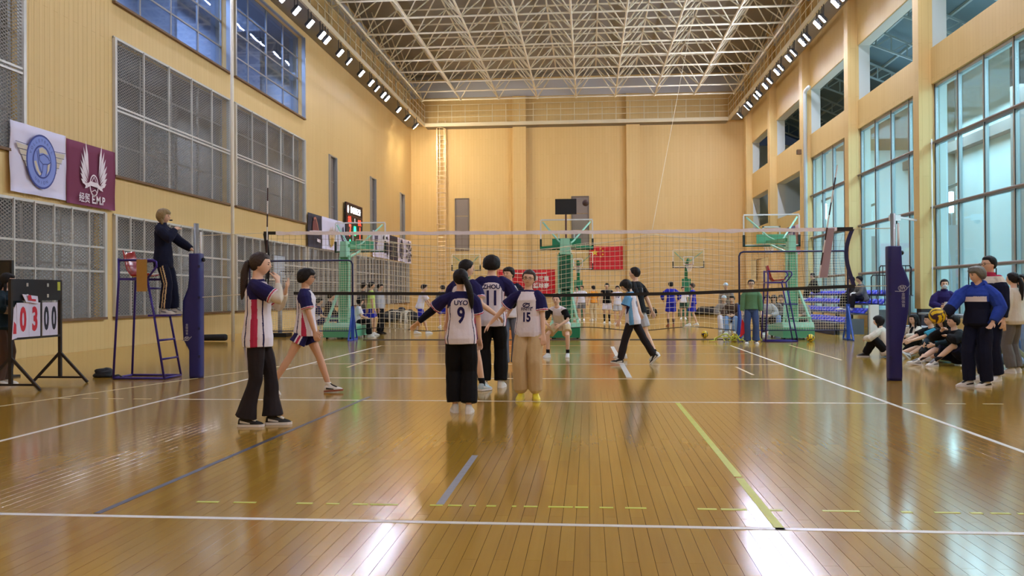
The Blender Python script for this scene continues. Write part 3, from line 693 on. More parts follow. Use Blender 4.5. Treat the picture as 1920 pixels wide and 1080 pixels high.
# ------------------------------------------------------------------ referee stands
def referee_stand(label, loc, board, rz=0):
    t = thing('referee_stand', label, 'referee stand', loc, rz); r = 0.019; W2 = 0.30
    for a, b in (((-.42, -W2, .02), (.42, -W2, .02)), ((.42, -W2, .02), (.42, W2, .02)), ((.42, W2, .02), (-.42, W2, .02)), ((-.42, W2, .02), (-.42, -W2, .02))):
        MB().tube([a, b], r, 8).build('base_bar', M_UMP, t, True)
    for s in (-1, 1):
        MB().tube([(-.42, s*W2, .02), (-.34, s*W2*.9, 1.6), (-.34, s*W2*.9, 1.93)], r, 8).build('post', M_UMP, t, True)
        MB().tube([(.42, s*W2, .02), (.24, s*W2*.9, 1.04), (.13, s*W2*.9, 1.6)], r, 8).build('ladder_stile', M_UMP, t, True)
        MB().tube([(-.34, s*W2*.9, 1.9), (.22, s*W2*.9, 1.9), (.28, s*W2*.9, 1.87), (.29, s*W2*.9, 1.80), (.13, s*W2*.9, 1.6)], r, 8).build('armrest', M_UMP, t, True)
    for z, x in ((.32, .367), (.62, .315), (1.45, .165)): MB().tube([(x, -W2*.95, z), (x, W2*.95, z)], r*.9, 8).build('rung', M_UMP, t, True)
    MB().box(.14, -W2*.9, 1.0, .44, W2*.9, 1.03).build('foot_board', M_UMP, t)
    m = MB(); m.bar((-.34, -W2*.9, 1.6), (.13, -W2*.9, 1.6), .035); m.bar((-.34, W2*.9, 1.6), (.13, W2*.9, 1.6), .035); m.bar((-.34, -W2*.9, 1.6), (-.34, W2*.9, 1.6), .035); m.build('seat_frame', M_UMP, t)
    rings = []
    for q in range(9):   # bucket seat: from the front lip back and up
        f = q/8; x = .10-.34*min(1, f*1.8)-.10*max(0, f-.55)/.45; z = 1.66-.02*math.sin(f*PI)+.37*max(0, (f-.5)/.5)**1.2
        w = .21-.03*max(0, (f-.7)/.3); ring = []
        for k in range(9): a = -1+k/4; ring.append((x+.03*a*a, a*w, z+.035*a*a))
        th = .016
        for k in reversed(range(9)): a = -1+k/4; ring.append((x+.03*a*a-(th if f > .5 else 0), a*w, z+.035*a*a-(0 if f > .5 else th)))
        rings.append(ring)
    MB().loft(rings).build('seat', M_REDSEAT, t, True)
    if board: MB().box(-.015, -W2-.03, 1.40, .15, -W2-.005, 1.91).build('hanging_board', mat('ochre_board', (176, 132, 62), 0.6, var=(5, .1)), t)
    return t
referee_stand('blue tubular referee stand with red seat and ochre board', (-7.13, 14.17, 0), True)
referee_stand('blue tubular referee stand with red seat behind the net', (5.16, 25.15, 0), False)

# ------------------------------------------------------------------ flip scoreboard, screen
t = thing('flip_scoreboard', 'black flip scoreboard on two A-frame legs showing 03 and 00', 'scoreboard', (-8.12, 12.15, 0)); LY_ = 1.2
for y in (0, LY_):
    MB().bar((0, y, 0.07), (0, y, 1.58), .045).build('post', M_DARK, t)
    for s in (-1, 1): MB().bar((s*.44, y, 0.01), (0, y, .47), .035).build('leg', M_DARK, t)
    MB().bar((-.37, y, .085), (.37, y, .085), .03).build('foot_bar', M_DARK, t)
pn = MB().box(-.02, .02, 1.27, .02, LY_-.02, 1.58).build('top_panel', mat('black_panel', (30, 32, 40), 0.4), t)
for y in (.35, .85):
    for z in (1.34, 1.5): MB().box(.021, y-.02, z-.025, .026, y+.02, z+.025).build('clip', M_GALV, pn)
MB().box(.021, LY_-.1, 1.42, .024, LY_-.03, 1.55).build('sticker', M_LY, pn)
MB().bar((0, 0, .73), (0, LY_, .73), .035).build('bottom_bar', M_DARK, t); MB().bar((0, LY_*.56, .73), (0, LY_*.56, 1.27), .05).build('middle_bar', M_DARK, t)
M_CARD = mat('score_card', (226, 220, 240), 0.6); M_NR = mat('score_red', (206, 40, 60), 0.6); M_NK = mat('score_black', (28, 28, 48), 0.6)
Uy, Vz = Vector((0, 1, 0)), Vector((0, 0, 1))
for k, (y0, y1, txt, nm) in enumerate(((.09, .37, '0', M_NR), (.375, .64, '3', M_NR), (.70, .88, '0', M_NK), (.885, 1.08, '0', M_NK))):
    c = MB().box(.026, y0, .745, .034, y1, 1.24).build('score_card', M_CARD, t)
    m = MB(); lettering(m, txt, .46, (.037, (y0+y1)/2, .985), Uy, Vz, width=.62 if k < 2 else .52, bold=.02); m.build('digit', nm, c)
c = MB(); c.prism([(.03, -.02, .72), (.03, .09, .74), (.03, .07, 1.22), (.03, .02, 1.15)], (.006, 0, 0)); c = c.build('score_card', M_CARD, t); m = MB(); flat_poly(m, [(.0, .80), (.075, .80), (.07, .93), (.02, .98)], (.0375, 0, 0), Uy, Vz); m.build('digit', M_NR, c)
c = MB(); c.prism([(.06, .26, 1.25), (.06, .55, 1.22), (.04, .56, 1.33), (.04, .20, 1.36)], (.006, 0, 0.004)); c = c.build('score_card', M_CARD, t); m = MB(); flat_poly(m, [(.30, 1.27), (.48, 1.255), (.48, 1.285), (.38, 1.29), (.36, 1.345), (.29, 1.345)], (.071, 0, 0.004), Uy, Vz); m.build('digit', M_NR, c)
t = thing('display_screen', 'black framed screen on a stand at the left edge', 'screen', (-9.75, 14.2, 0)); MB().box(-.35, -.03, 1.05, .3, .03, 1.93).build('panel', M_BLACK, t); MB().bar((0, .02, 0.02), (0, .02, 1.05), .05).build('pole', M_DARK, t); MB().box(-.3, -.2, 0, .3, .2, .03).build('base', M_DARK, t); MB().box(-.32, -.036, 1.08, .27, -.03, 1.9).build('screen', mat('screen_dark', (40, 38, 36), 0.3), t)

# ------------------------------------------------------------------ bags, roll, balls
M_BAGK = mat('black_nylon', (26, 24, 26), 0.7, bump=(9, 0.5))
def lump(name, label, cat, loc, size, m, seed=0, amp=.25):
    mb_ = MB().ball((0, 0, 0), 1, 20, 14)
    vs = []
    for v in mb_.v:
        p = Vector(v); n_ = noise.noise(p*1.6+Vector((seed, 0, 0)))*amp; p *= 1+n_; p = Vector((p.x*size[0], p.y*size[1], max(p.z, -.62)*size[2]+.62*size[2])); vs.append(tuple(p))
    mb_.v = vs; return tag(mb_.build(name, m, None, True, loc), label, cat)
lump('sports_bag', 'black soft bag on the floor beside the referee stand', 'bag', (-7.95, 14.3, 0), (.17, .16, .09), M_BAGK, 3, .4)
tag(MB().tube([(-7.75, 14.2, .02), (-7.6, 14.12, .03), (-7.45, 14.0, .012)], [.02, .035, .01], 8).build('bag_strap', M_BAGK, None, True), 'black strap lying against the referee stand foot', 'strap')
tag(MB().tube([(-11.75, 25.7, .1), (-11.7, 25.7, .1), (-10.55, 25.62, .115), (-10.5, 25.62, .115)], [.06, .085, .1, .08], 14).build('rolled_mat', M_BAGK, None, True), 'long dark rolled mat lying by the left wall', 'mat')
M_BALLY = mat('ball_yellow', (240, 204, 24), 0.5); M_BALLB = mat('ball_navy', (58, 34, 60), 0.5)
def volleyball(label, loc, rot=(0, 0, 0), r=.105, parent=None):
    m = MB().ball((0, 0, 0), r, 64, 44); rm_ = Matrix.Rotation(rot[0], 3, 'X') @ Matrix.Rotation(rot[1], 3, 'Y')
    for i, f in enumerate(m.f):
        c = sum((Vector(m.v[k]) for k in f), Vector())/len(f); c = rm_ @ c.normalized()
        a = max(range(3), key=lambda k: abs(c[k])); u, v = c[(a+1) % 3]/abs(c[a]), c[(a+2) % 3]/abs(c[a])
        if abs(u+.25*math.sin(v*2.2)) > .62 or abs(u+.25*math.sin(v*2.2)) < .09: m.m[i] = 1
    return tag(m.build('volleyball', [M_BALLY, M_BALLB], None, True, loc), label, 'ball')
volleyball('yellow and navy volleyball on the floor under the divider net', (3.42, 27.2, .105), (1, .3, 0))
volleyball('yellow and navy volleyball on the floor beside the line judge', (4.02, 25.6, .105), (.4, 1.3, 0))
volleyball('yellow volleyball on the floor by the right hoop stand', (5.93, 24.9, .105), (2.2, .3, 0))
b = MB().ball((0, 0, 0), .12, 24, 16); b = tag(b.build('basketball', mat('basketball_brown', (86, 58, 48), 0.7), None, True, ay(1098, 380.5, 34)), 'brown basketball in mid-air beside the black hoop panel', 'ball')
m = MB()
for ax_ in range(3): 
    pts = [Vector((math.cos(2*PI*k/24)*.121, math.sin(2*PI*k/24)*.121, 0)) for k in range(25)]
    if ax_ == 1: pts = [Vector((p.x, 0, p.y)) for p in pts]
    if ax_ == 2: pts = [Vector((0, p.x, p.y)) for p in pts]
    m.tube(pts, .003, 4, cap=False)
m.build('seams', M_BLACK, b)

# ------------------------------------------------------------------ basketball hoop stands
M_GRN = mat('green_paint', (24, 132, 92), 0.45); M_GRNP = mat('pale_green_paint', (150, 208, 178), 0.5); M_GRND = mat('dark_green_pad', (10, 92, 66), 0.55)
M_MINT = mat('mint_paint', (98, 178, 136), 0.5)
def rim_and_net(t, x, y, z, d):
    MB().tube([(x+.225*math.cos(2*PI*k/24), y+.225*math.sin(2*PI*k/24), z) for k in range(25)], .011, 6, cap=False).build('rim', mat('rim_orange', (160, 70, 40), 0.5), t, True)
    m_ = MB()
    for k in range(12):
        a0 = 2*PI*k/12
        for s in (1, -1): cord(m_, [(x+(.22-.03*q)*math.cos(a0+s*q*.26), y+(.22-.03*q)*math.sin(a0+s*q*.26), z-.1*q) for q in range(5)], .004)
    stuff(m_.build('basket_net', M_WHITE, t)); MB().bar((x, y-d*.225, z), (x, y-d*.42, z-.02), .1, .05).build('rim_mount', M_DARK, t)
def backboard(t, x, y, z0, w=1.8, h=1.05, d=1, edge=M_WHITE):
    """board facing +y*d"""
    MB().box(x-w/2+.03, y-.006, z0+.03, x+w/2-.03, y+.006, z0+h-.03).build('glass', GLASSB, t)
    MB().box(x-w/2, y-.02, z0+h-.045, x+w/2, y+.02, z0+h).build('top_frame', edge, t); MB().box(x-w/2, y-.02, z0, x+w/2, y+.02, z0+.045).build('bottom_frame', edge, t)
    for s in (-1, 1): MB().box(x+s*w/2-.022, y-.02, z0+.045, x+s*w/2+.022, y+.02, z0+h-.045).build('side_frame', edge, t)
    m_ = MB()
    for a, b_, c, e in ((-.295, .15, .295, .2), (-.295, .6, .295, .65), (-.295, .15, -.245, .65), (.245, .15, .295, .65)): m_.box(x+a, y+d*.007-.001, z0+b_, x+c, y+d*.007+.001, z0+e)
    m_.build('target_square', M_WHITE, t); MB().box(x-w/2-.012, y-.035, z0-.03, x+w/2+.012, y+.035, z0+.012).build('bottom_pad', M_GRND if edge is M_WHITE else M_BLACK, t)
    for s in (-1, 1): MB().box(x+s*w/2-.035, y-.035, z0-.03, x+s*w/2+.035, y+.035, z0+.36).build('corner_pad', mat('corner_pad', (22, 48, 44), 0.6), t)
    rim_and_net(t, x, y+d*.42, z0+.16, d)
def hoop_stand(label, x, y, xb, yb, panel=False):
    M_GRN, M_GRND = (globals()['M_GRN'], globals()['M_GRND']) if panel else (M_MINT, M_MINT); cw = .19 if panel else .13
    """portable stand seen from behind: base at y, board at yb (in front of it)"""
    t = thing('basketball_hoop', label, 'basketball hoop', (x, y, 0)); bx, by = xb-x, yb-y; wb_ = .43
    MB().box(-wb_, 0, .06, wb_, 2.1, .36).build('base_box', M_GRN, t); 
    m_ = MB(); m_.prism([(-wb_, 0, .36), (-wb_, .1, .5), (-wb_, 1.3, .42), (-wb_, 2.1, .36)], (2*wb_, 0, 0)); m_.build('base_cover', M_GRNP, t)
    for sx in (-.36, .36):
        for yy in (.2, 1.9): MB().tube([(sx-.025, yy, .05), (sx+.025, yy, .05)], .05, 10).build('wheel', M_BLACK, t)
    col = MB(); col.prism([(-cw, .75, .4), (cw, .75, .4), (cw, 1.05, .4), (-cw, 1.05, .4)], (0, .1, 2.15)); col.build('column', M_GRN, t)
    for s in (-1, 1): MB().bar((s*(cw+.01), .75, .5), (s*(cw+.01), .84, 2.5), .05, .05).build('column_edge', M_GRNP, t)
    MB().box(-cw*.68, .72, .9, cw*.68, .80, 2.3).build('column_panel', M_GRND, t)
    for s in (-1, 1): MB().bar((s*wb_*.9, .15, .42), (s*.16, .78, 1.45), .06).build('brace', M_GRNP, t)
    MB().bar((-.4, .2, .62), (.4, .2, .62), .05).build('brace_bar', M_GRNP, t)
    for q, zz in enumerate((1.45, .9)): MB().bar((-cw, .74, zz), (cw, .74, zz), .04).build('cross_bar', M_GRNP, t)
    cap = MB(); cap.prism([(-cw*.85, .70, 2.5), (cw*.85, .70, 2.5), (cw*.7, .72, 2.98), (-cw*.7, .72, 2.98)], (0, .42, .02)); cap.build('column_head', M_GRNP, t)
    for s in (-1, 1):
        MB().bar((s*.12, .95, 2.86), (bx+s*.16, by-.05, 3.0), .07, .09).build('arm', M_GRN, t)
        MB().tube([(bx+s*.1, by-1.2, 2.98), (bx+s*.25, by-.8, 3.12), (bx+s*.82, by-.06, 3.82)], .03, 8).build('board_brace', M_GRNP, t, True)
        MB().bar((s*.12, .98, 2.5), (bx+s*.1, by-.4, 2.88), .05).build('lower_arm', M_GRNP, t)
        if panel: MB().bar((bx+s*.08, by-.35, 2.98), (bx+s*.9, by-.06, 2.93), .10, .09).build('wing_pad', M_GRN, t)
    MB().bar((bx-.5, by-.08, 3.1), (bx+.5, by-.08, 3.1), .06, .3).build('board_mount', M_GRN, t)
    backboard(t, bx, by, 2.88, d=1)
    if panel:
        p = MB().box(bx-.36, by-.9, 4.02, bx+.36, by-.82, 4.54).build('timer_panel', M_BLACK, t); MB().tube([(bx, by-.86, 3.1), (bx, by-.86, 4.02)], .03, 8).build('timer_pole', mat('rust_pole', (84, 40, 36), 0.5), t)
    return t
hoop_stand('green hoop stand seen from behind with black timer panel on top', -.68, 26.2, -.74, 31.6, True)
hoop_stand('green hoop stand at left seen through the blue net frame', -7.5, 26.6, -8.1, 31.8)
hoop_stand('pale green hoop stand at right behind the second referee stand', 5.85, 25.9, 6.05, 30.6)
def far_hoop(label, px, Y):
    p = ay(px, 512, Y); t = thing('basketball_hoop', label, 'basketball hoop', (p.x, Y, 0)); backboard(t, 0, 0, 2.85, d=-1, edge=M_PIPE)
    MB().tube([(0, .06, 3.3), (0, 1.0, 3.05), (0, 1.35, 2.5), (0, 1.4, .3)], .1, 10).build('post', M_GRN, t, True); MB().box(-.4, .9, 0, .4, 2.4, .35).build('base_box', M_GRND, t)
    MB().box(-.26, 1.18, .5, .26, 1.3, 2.2).build('post_pad', M_GRN, t)
    for s in (-1, 1): MB().bar((s*.8, .05, 3.75), (0, .9, 3.1), .04).build('board_brace', M_GRNP, t)
    MB().bar((-.3, 1.9, .3), (0, 1.4, 1.6), .05).build('strut', M_GRN, t)
far_hoop('far hoop by the end wall near the wall ladder', 874, 57); far_hoop('far hoop beside the red flag, behind the timer stand', 1084, 56); far_hoop('far glass hoop with green post right of the flag', 1291, 54)
p = gp(512, 633); t = thing('practice_hoop', 'small practice hoop stand with white board seen edge-on', 'basketball hoop', (p.x, 28.5, 0))
MB().tube([(0, 0, .08), (0, 0, 2.1)], .07, 10).build('post', M_GUT, t, True); MB().box(-.3, -.3, 0, .3, .3, .12).build('base', M_BLACK, t)
MB().box(-.05, -.5, 1.9, .0, .5, 2.6).build('board', M_GUT, t); MB().tube([(.25+.22*math.cos(2*PI*k/16), .22*math.sin(2*PI*k/16), 2.1) for k in range(17)], .012, 6, cap=False).build('rim', M_DARK, t)
MB().box(-.06, -.52, 1.88, -.05, .52, 2.62).build('board_edge', M_DARK, t); m = MB()
for k in range(10): cord(m, [(.25+(.22-.02*q)*math.cos(2*PI*k/10+q*.2), (.22-.02*q)*math.sin(2*PI*k/10+q*.2), 2.1-.1*q) for q in range(5)], .004)
stuff(m.build('basket_net', M_WHITE, t))

# ------------------------------------------------------------------ blue frames with safety nets
def net_panel(mb_, P, nu, nv_, r):
    for i in range(nu+1): cord(mb_, [P(i/nu, j/nv_) for j in range(0, nv_+1, 2)], r)
    for j in range(nv_+1): cord(mb_, [P(i/nu, j/nv_) for i in range(0, nu+1, 2)], r)
def net_frame(label, x0, x1, y, h, tri):
    t = thing('ball_stop', label, 'net frame', ((x0+x1)/2, y, 0)); w = (x1-x0)/2
    MB().tube([(-w, 0, .9), (-w, 0, h-.12), (-w+.04, 0, h-.03), (-w+.12, 0, h), (w-.12, 0, h), (w-.04, 0, h-.03), (w, 0, h-.12), (w, 0, .9)], .026, 8).build('top_frame', M_NAVYT, t, True)
    for s in (-1, 1): MB().bar((s*w, 0, 0.0), (s*w, 0, 1.0), .09, .06).build('post', M_BLUE, t)
    for s in (-1, 1):
        for q in (-1, 1): MB().bar((s*w, q*.5, .02), (s*w, 0, .95), .04).build('stay', M_BLUE, t)
        MB().bar((s*w, -.5, .025), (s*w, .5, .025), .045).build('foot', M_BLUE, t)
    MB().tube([(-w, 0, .28), (w, 0, .28)], .016, 6).build('bottom_bar', M_NAVYT, t)
    m_ = MB(); net_panel(m_, lambda u, v: Vector((-w+2*w*u, .05*math.sin(PI*v)+.02*noise.noise((u*9, v*6, x0)), .28+(h-.3)*v)), 44, 30, .0042)
    stuff(m_.build('safety_net', M_CORDW, t)); return t
net_frame('blue tubular net frame at left before the green hoop stand', -9.95, -6.86, 26.0, 2.34, 1)
net_frame('blue tubular net frame at right behind the line judge', 4.2, 7.15, 25.75, 2.47, 1)
# divider net hung across the hall
t = thing('divider_net', 'white divider net with scalloped top rope hung across the hall', 'net', (0, 25.98, 0)); DT = [(-6.8, 2.95), (-5.2, 2.79), (-3.5, 2.63), (-1.6, 2.58), (.45, 2.77), (1.55, 2.95), (1.8, 3.03), (2.1, 2.96), (3.35, 2.82), (4.15, 2.80)]
m = MB(); net_panel(m, lambda u, v: Vector((-6.75+10.85*u, .10*noise.noise((u*14, v*2, 0))*(1-v*.5), .32+.05*math.sin(u*23)+(interp(DT, -6.75+10.85*u)-.32)*v)), 78, 18, .0058); stuff(m.build('mesh_cords', M_CORDW, t))
MB().tube([(x, 0, interp(DT, x)) for x in [-6.75+10.85*i/40 for i in range(41)]], .012, 6).build('top_rope', M_CORDW, t)
MB().tube([(x, 0, .32+.05*math.sin((x+6.75)/10.85*23)) for x in [-6.75+10.85*i/60 for i in range(61)]], .014, 6).build('bottom_rope', M_DARK, t)
MB().tube([(1.8, 0, 3.03), (3.3, 6, 9.0), (4.2, 9.5, 12.5)], .008, 5).build('hanging_cord', M_CORDW, t)
tag(MB().tube([(-6.6, 26.2, .012), (-3.2, 26.2, .012), (-.7, 26.08, .012), (.3, 26.12, .012), (4.0, 26.15, .012)], .014, 6).build('floor_rope', mat('grey_rope', (92, 90, 94), 0.8)), 'grey rope lying on the floor under the divider net', 'rope')
t = thing('net_bundle', 'yellow-green net bundle dropped by the line judge', 'net bundle', (3.75, 25.0, 0)); random.seed(3)
for k in range(7):
    pts = [Vector((-.45+.15*k+.1*q+random.uniform(-.08, .08), random.uniform(-.15, .15), .03+.22*math.sin(PI*q/5)*random.random())) for q in range(6)]; MB().tube(pts, .018, 6).build('cord', M_LY, t, True)

# ------------------------------------------------------------------ bleacher
t = thing('bleacher', 'blue-seated stepped bleacher along the right wall', 'bleacher', (0, 0, 0)); M_BSEAT = mat('blue_seat', (46, 62, 206), 0.4); M_BFR = mat('bleacher_frame', (78, 80, 92), 0.5, 0.3)
ROW = [(8.0, .40), (8.55, .68), (9.1, .97), (9.7, 1.26)]; BY0, BY1 = 29.2, 41.5
seat = MB(); rg = []
for q in range(7):
    f = q/6; x = -.18+.36*f; z = .03*math.cos(f*PI*1.0)*.5+(.15*max(0, (f-.7)/.3)); rg.append([(x, -.2, z), (x, .2, z), (x, .2, z-.03), (x, -.2, z-.03)])
seat = seat.loft(rg).mesh('seat', M_BSEAT, True)
for i, (x, z) in enumerate(ROW):
    MB().box(x-.35, BY0-.25, z-.06, x+.3, BY1, z-.03).build('tread', M_BFR, t)
    for y in (BY0-.2, 33, 37, 41.3): MB().bar((x+.2, y, 0), (x+.2, y, z-.06), .06).build('leg', M_BFR, t)
    for k in range(int((BY1-BY0)/.46)): put('seat', seat, t, (x, BY0+.23+k*.46, z+.005))
MB().box(7.62, BY0-.2, .0, 7.66, BY1, .34).build('front_panel', mat('dark_front', (70, 66, 84), 0.7), t)
for x0_, x1_, z in ((7.95, 8.5, .60), (8.62, 9.3, .88)): MB().box(x0_, BY0-.32, 0.02, x1_, BY0-.27, z-.1).build('side_panel', mat('grey_side', (94, 104, 114), 0.6), t)
for x0_, x1_, z in ((8.75, 9.35, .97), (9.45, 9.95, 1.26), (9.0, 9.3, 1.26)):
    MB().tube([(x0_, BY0-.24, z-.03), (x0_, BY0-.24, z+.82), (x0_+.05, BY0-.24, z+.88), (x1_-.05, BY0-.24, z+.88), (x1_, BY0-.24, z+.82), (x1_, BY0-.24, z-.03)], .02, 6).build('guard_rail', M_DARK, t)
    for q in (1, 2): xx = x0_+(x1_-x0_)*q/3; MB().tube([(xx, BY0-.24, z-.03), (xx, BY0-.24, z+.88)], .014, 6).build('guard_bar', M_DARK, t)
tag(MB().box(8.3, 27.6, 0, 8.55, 27.75, .95).build('white_board', M_WHITE), 'white upright panel at the near end of the bleacher', 'board')
t = thing('bench', 'grey metal bench unit behind the seated spectators', 'bench', (9.4, 24.6, 0)); 
for k, (x, z) in enumerate(((-.5, .4), (0, .75), (.4, 1.1))): MB().box(x-.25, -1.5, z-.05, x+.25, 1.5, z).build('plank', mat('bench_grey', (150, 156, 164), 0.5), t); MB().bar((x, -1.4, 0), (x, -1.4, z-.05), .06).build('leg', M_BFR, t); MB().bar((x, 1.4, 0), (x, 1.4, z-.05), .06).build('leg', M_BFR, t)
MB().tube([(-.1, -1.5, .7), (-.1, -1.5, 1.9), (.55, -1.5, 1.9), (.55, -1.5, 1.05)], .02, 6).build('guard_rail', M_DARK, t)
# table, stool and bags by the far left wall
M_WT = mat('white_table', (232, 228, 214), 0.5)
t = thing('folding_table', 'small white table with thin legs beside the waiting players', 'table', (-6.7, 31.9, 0)); MB().box(-.3, -.5, .72, .3, .5, .75).build('tabletop', M_WT, t)
for sx in (-.27, .27):
    for sy in (-.46, .46): MB().bar((sx, sy, 0), (sx, sy, .72), .035).build('leg', M_WT, t)
lump('cap', 'dark cap lying on the white table', 'cap', (-6.6, 31.7, .75), (.13, .15, .09), M_BAGK, 5)
for k, (px, w_, h_, l) in enumerate(((738, .5, .35, 'dark heap of bags by the far left wall'), (768, .6, .33, 'black kit bag by the far left corner'), (728, .35, .25, 'small dark bag behind the white table'))):
    p = ay(px, 580, 46-k); lump('kit_bag', l, 'bag', (p.x, 46-k, 0), (w_, .4, h_), M_BAGK, k, .35)
p = ay(757, 580, 44); t = thing('stool', 'white stool beside the bags at the far left', 'stool', (p.x, 44, 0)); MB().tube([(0, 0, .42), (0, 0, .46)], .2, 14).build('seat', M_WT, t)
for a in range(4): MB().tube([(.16*math.cos(a*PI/2+.8), .16*math.sin(a*PI/2+.8), .42), (.22*math.cos(a*PI/2+.8), .22*math.sin(a*PI/2+.8), 0)], .02, 6).build('leg', M_WT, t)
for k, px in enumerate((1330, 1215)):
    p = ay(px, 590, 57+k); lump('kit_bag', ('dark bags along the end wall right of the far hoop', 'dark bag by the end wall under the pilaster')[k], 'bag', (p.x, 57+k, 0), (1.0-.4*k, .3, .3), M_BAGK, 8+k, .3)

# ------------------------------------------------------------------ banners
def cloth(name, label, cat, o, u, v, w, h, m, wave=.02, group=None, n=14, droop=0.0):
    """thin hanging cloth: o = top-left corner, u along, v down"""
    o, u, v = Vector(o), Vector(u), Vector(v); nn = u.cross(v).normalized(); mb_ = MB(); k = 8; th = .006
    P = lambda i, j, d: o+u*(w*i/n)+v*(h*j/k*(1-droop*0))+nn*(wave*math.sin(i*1.3+j*.5)*.4+wave*noise.noise((i*.4, j*.35, w))+d)
    idx = {}
    for d in (0, 1):
        for i in range(n+1):
            for j in range(k+1): idx[d, i, j] = len(mb_.v); mb_.v.append(tuple(P(i, j, d*th)-o))
    for i in range(n):
        for j in range(k):
            mb_.f.append((idx[0, i, j], idx[0, i+1, j], idx[0, i+1, j+1], idx[0, i, j+1])); mb_.f.append((idx[1, i, j], idx[1, i, j+1], idx[1, i+1, j+1], idx[1, i+1, j])); mb_.m += [0, 0]
    for i in range(n):
        for j in (0, k): mb_.f.append((idx[0, i, j], idx[1, i, j], idx[1, i+1, j], idx[0, i+1, j])); mb_.m.append(0)
    for j in range(k):
        for i in (0, n): mb_.f.append((idx[0, i, j], idx[0, i, j+1], idx[1, i, j+1], idx[1, i, j])); mb_.m.append(0)
    return tag(mb_.build(name, m, None, True, o), label, cat, group)
M_MAR = mat('maroon_cloth', (128, 58, 88), 0.85); M_PERI = mat('periwinkle_print', (138, 158, 228), 0.85); M_PERD = mat('dark_periwinkle_print', (76, 86, 158), 0.85)
M_CRM = mat('cream_print', (216, 206, 190), 0.85); M_INK = mat('ink_print', (52, 50, 70), 0.85); M_PINKW = mat('white_print', (240, 228, 236), 0.85)
U, V, DN = Vector((0, 1, 0)), Vector((0, 0, 1)), Vector((0, 0, -1))
XB = XL+0.11
b = cloth('banner', 'white square banner with winged blue volleyball badge', 'banner', (XB, 18.09, 5.06), U, DN, 2.04, 1.5, M_WHITEC, .03)
o = Vector((.05, 1.02, -.75)); m = MB()   # print: local to the banner's corner
for s in (-1, 1):
    for k in range(5): y0 = .42; y1 = .90-.10*k; z = .28-.12*k; flat_poly(m, [(s*y0, z), (s*y1, z+.02), (s*(y1-.05), z-.09), (s*y0, z-.09)], o, U, V, 2)
    line2d(m, [(s*.4, .30), (s*.92, .32)], .012, o, U, V, 3)
    for k in range(5): line2d(m, [(s*.4, .28-.12*k-.1), (s*(.86-.1*k), .28-.12*k-.1)], .012, o, U, V, 3)
o1, o2, o3 = o+Vector((.004, 0, 0)), o+Vector((.007, 0, 0)), o+Vector((.01, 0, 0))
disc2d(m, 0, 0, .56, .60, o1, U, V, 1); disc2d(m, 0, 0, .52, .56, o2, U, V, 0); disc2d(m, 0, 0, .345, .37, o3, U, V, 1)
o4, o5 = o+Vector((.013, 0, 0)), o+Vector((.016, 0, 0)); disc2d(m, 0, 0, .31, .335, o4, U, V, 0)
flat_poly(m, [(-.12, .28), (.0, .325), (.14, .28), (.22, .18), (.0, .2), (-.1, .17)], o5, U, V, 2); flat_poly(m, [(-.3, -.02), (-.22, .0), (-.12, -.2), (-.02, -.28), (-.1, -.31), (-.22, -.2)], o5, U, V, 2); flat_poly(m, [(.2, -.04), (.29, .0), (.25, -.16), (.16, -.26)], o5, U, V, 2)
for pts in ([(-.15, .26), (-.1, .02), (.02, -.05), (.22, -.02), (.3, .03)], [(-.12, .12), (.05, .18), (.22, .12), (.27, .05)], [(.02, -.05), (.0, -.2), (-.06, -.32)], [(-.2, .22), (-.14, -.05), (-.02, -.26)], [(.18, -.03), (.17, -.18), (.12, -.3)]): line2d(m, pts, .02, o5+Vector((.002, 0, 0)), U, V, 1)
for word, a0, dA, sg in (('VOLLEYBALL', 160, -14, 1), ('UNION', 238, 14, -1)):
    for i, ch in enumerate(word):
        a = R(a0+dA*i); rot = a-PI/2 if sg > 0 else a+PI/2
        lettering(m, ch, .1, o3+U*(.435*math.cos(a))+V*(.465*math.sin(a)), U, V, 1, rot=rot)
m.build('badge_print', [M_PERI, M_PERD, M_CRM, M_INK], b)
b = cloth('banner', 'maroon banner with white wings emblem and lettering', 'banner', (XB, 20.15, 5.02), U, DN, 2.18, 1.5, M_MAR, .02)
o = Vector((.05, 1.09, -.72)); m = MB(); o1 = o+Vector((.004, 0, 0))
for s in (-1, 1):
    for k in range(7):
        a = R(70-9*k); L = .82-.085*k; bx, bz = .22+.012*k, -.02-.045*k; d = Vector((math.cos(a+R(10)), math.sin(a+R(10)))); n2 = Vector((-d.y, d.x))
        tip = Vector((bx, bz))+d*L; md = Vector((bx, bz))+d*L*.6
        flat_poly(m, [(s*bx, bz), (s*(md.x-n2.x*.055), md.y-n2.y*.055), (s*tip.x, tip.y), (s*(md.x+n2.x*.045), md.y+n2.y*.045)], o1 if k % 2 else o, U, V, 0)
ring2d(m, 0, -.26, .18, .25, .035, o1, U, V, 0); line2d(m, [(-.14, -.22), (0, -.05), (.12, -.2)], .02, o1, U, V, 0); line2d(m, [(-.1, -.42), (.05, -.36), (.12, -.42)], .02, o1, U, V, 0)
flat_poly(m, [(-.3, -.24), (-.16, -.17), (.16, -.19), (.3, -.26), (.3, -.36), (.16, -.3), (-.16, -.28), (-.3, -.34)], o+Vector((.007, 0, 0)), U, V, 0)
for s in (-1, 1): flat_poly(m, [(s*.3, -.22), (s*.42, -.27), (s*.37, -.31), (s*.41, -.37), (s*.3, -.35)], o1, U, V, 0)
lettering(m, '经贸', .24, o1+U*(-.42)+V*(-.615), U, V, 0, bold=.004); lettering(m, 'E.M.P', .27, o1+U*.2+V*(-.615), U, V, 0, bold=.008)
m.build('emblem_print', M_PINKW, b)
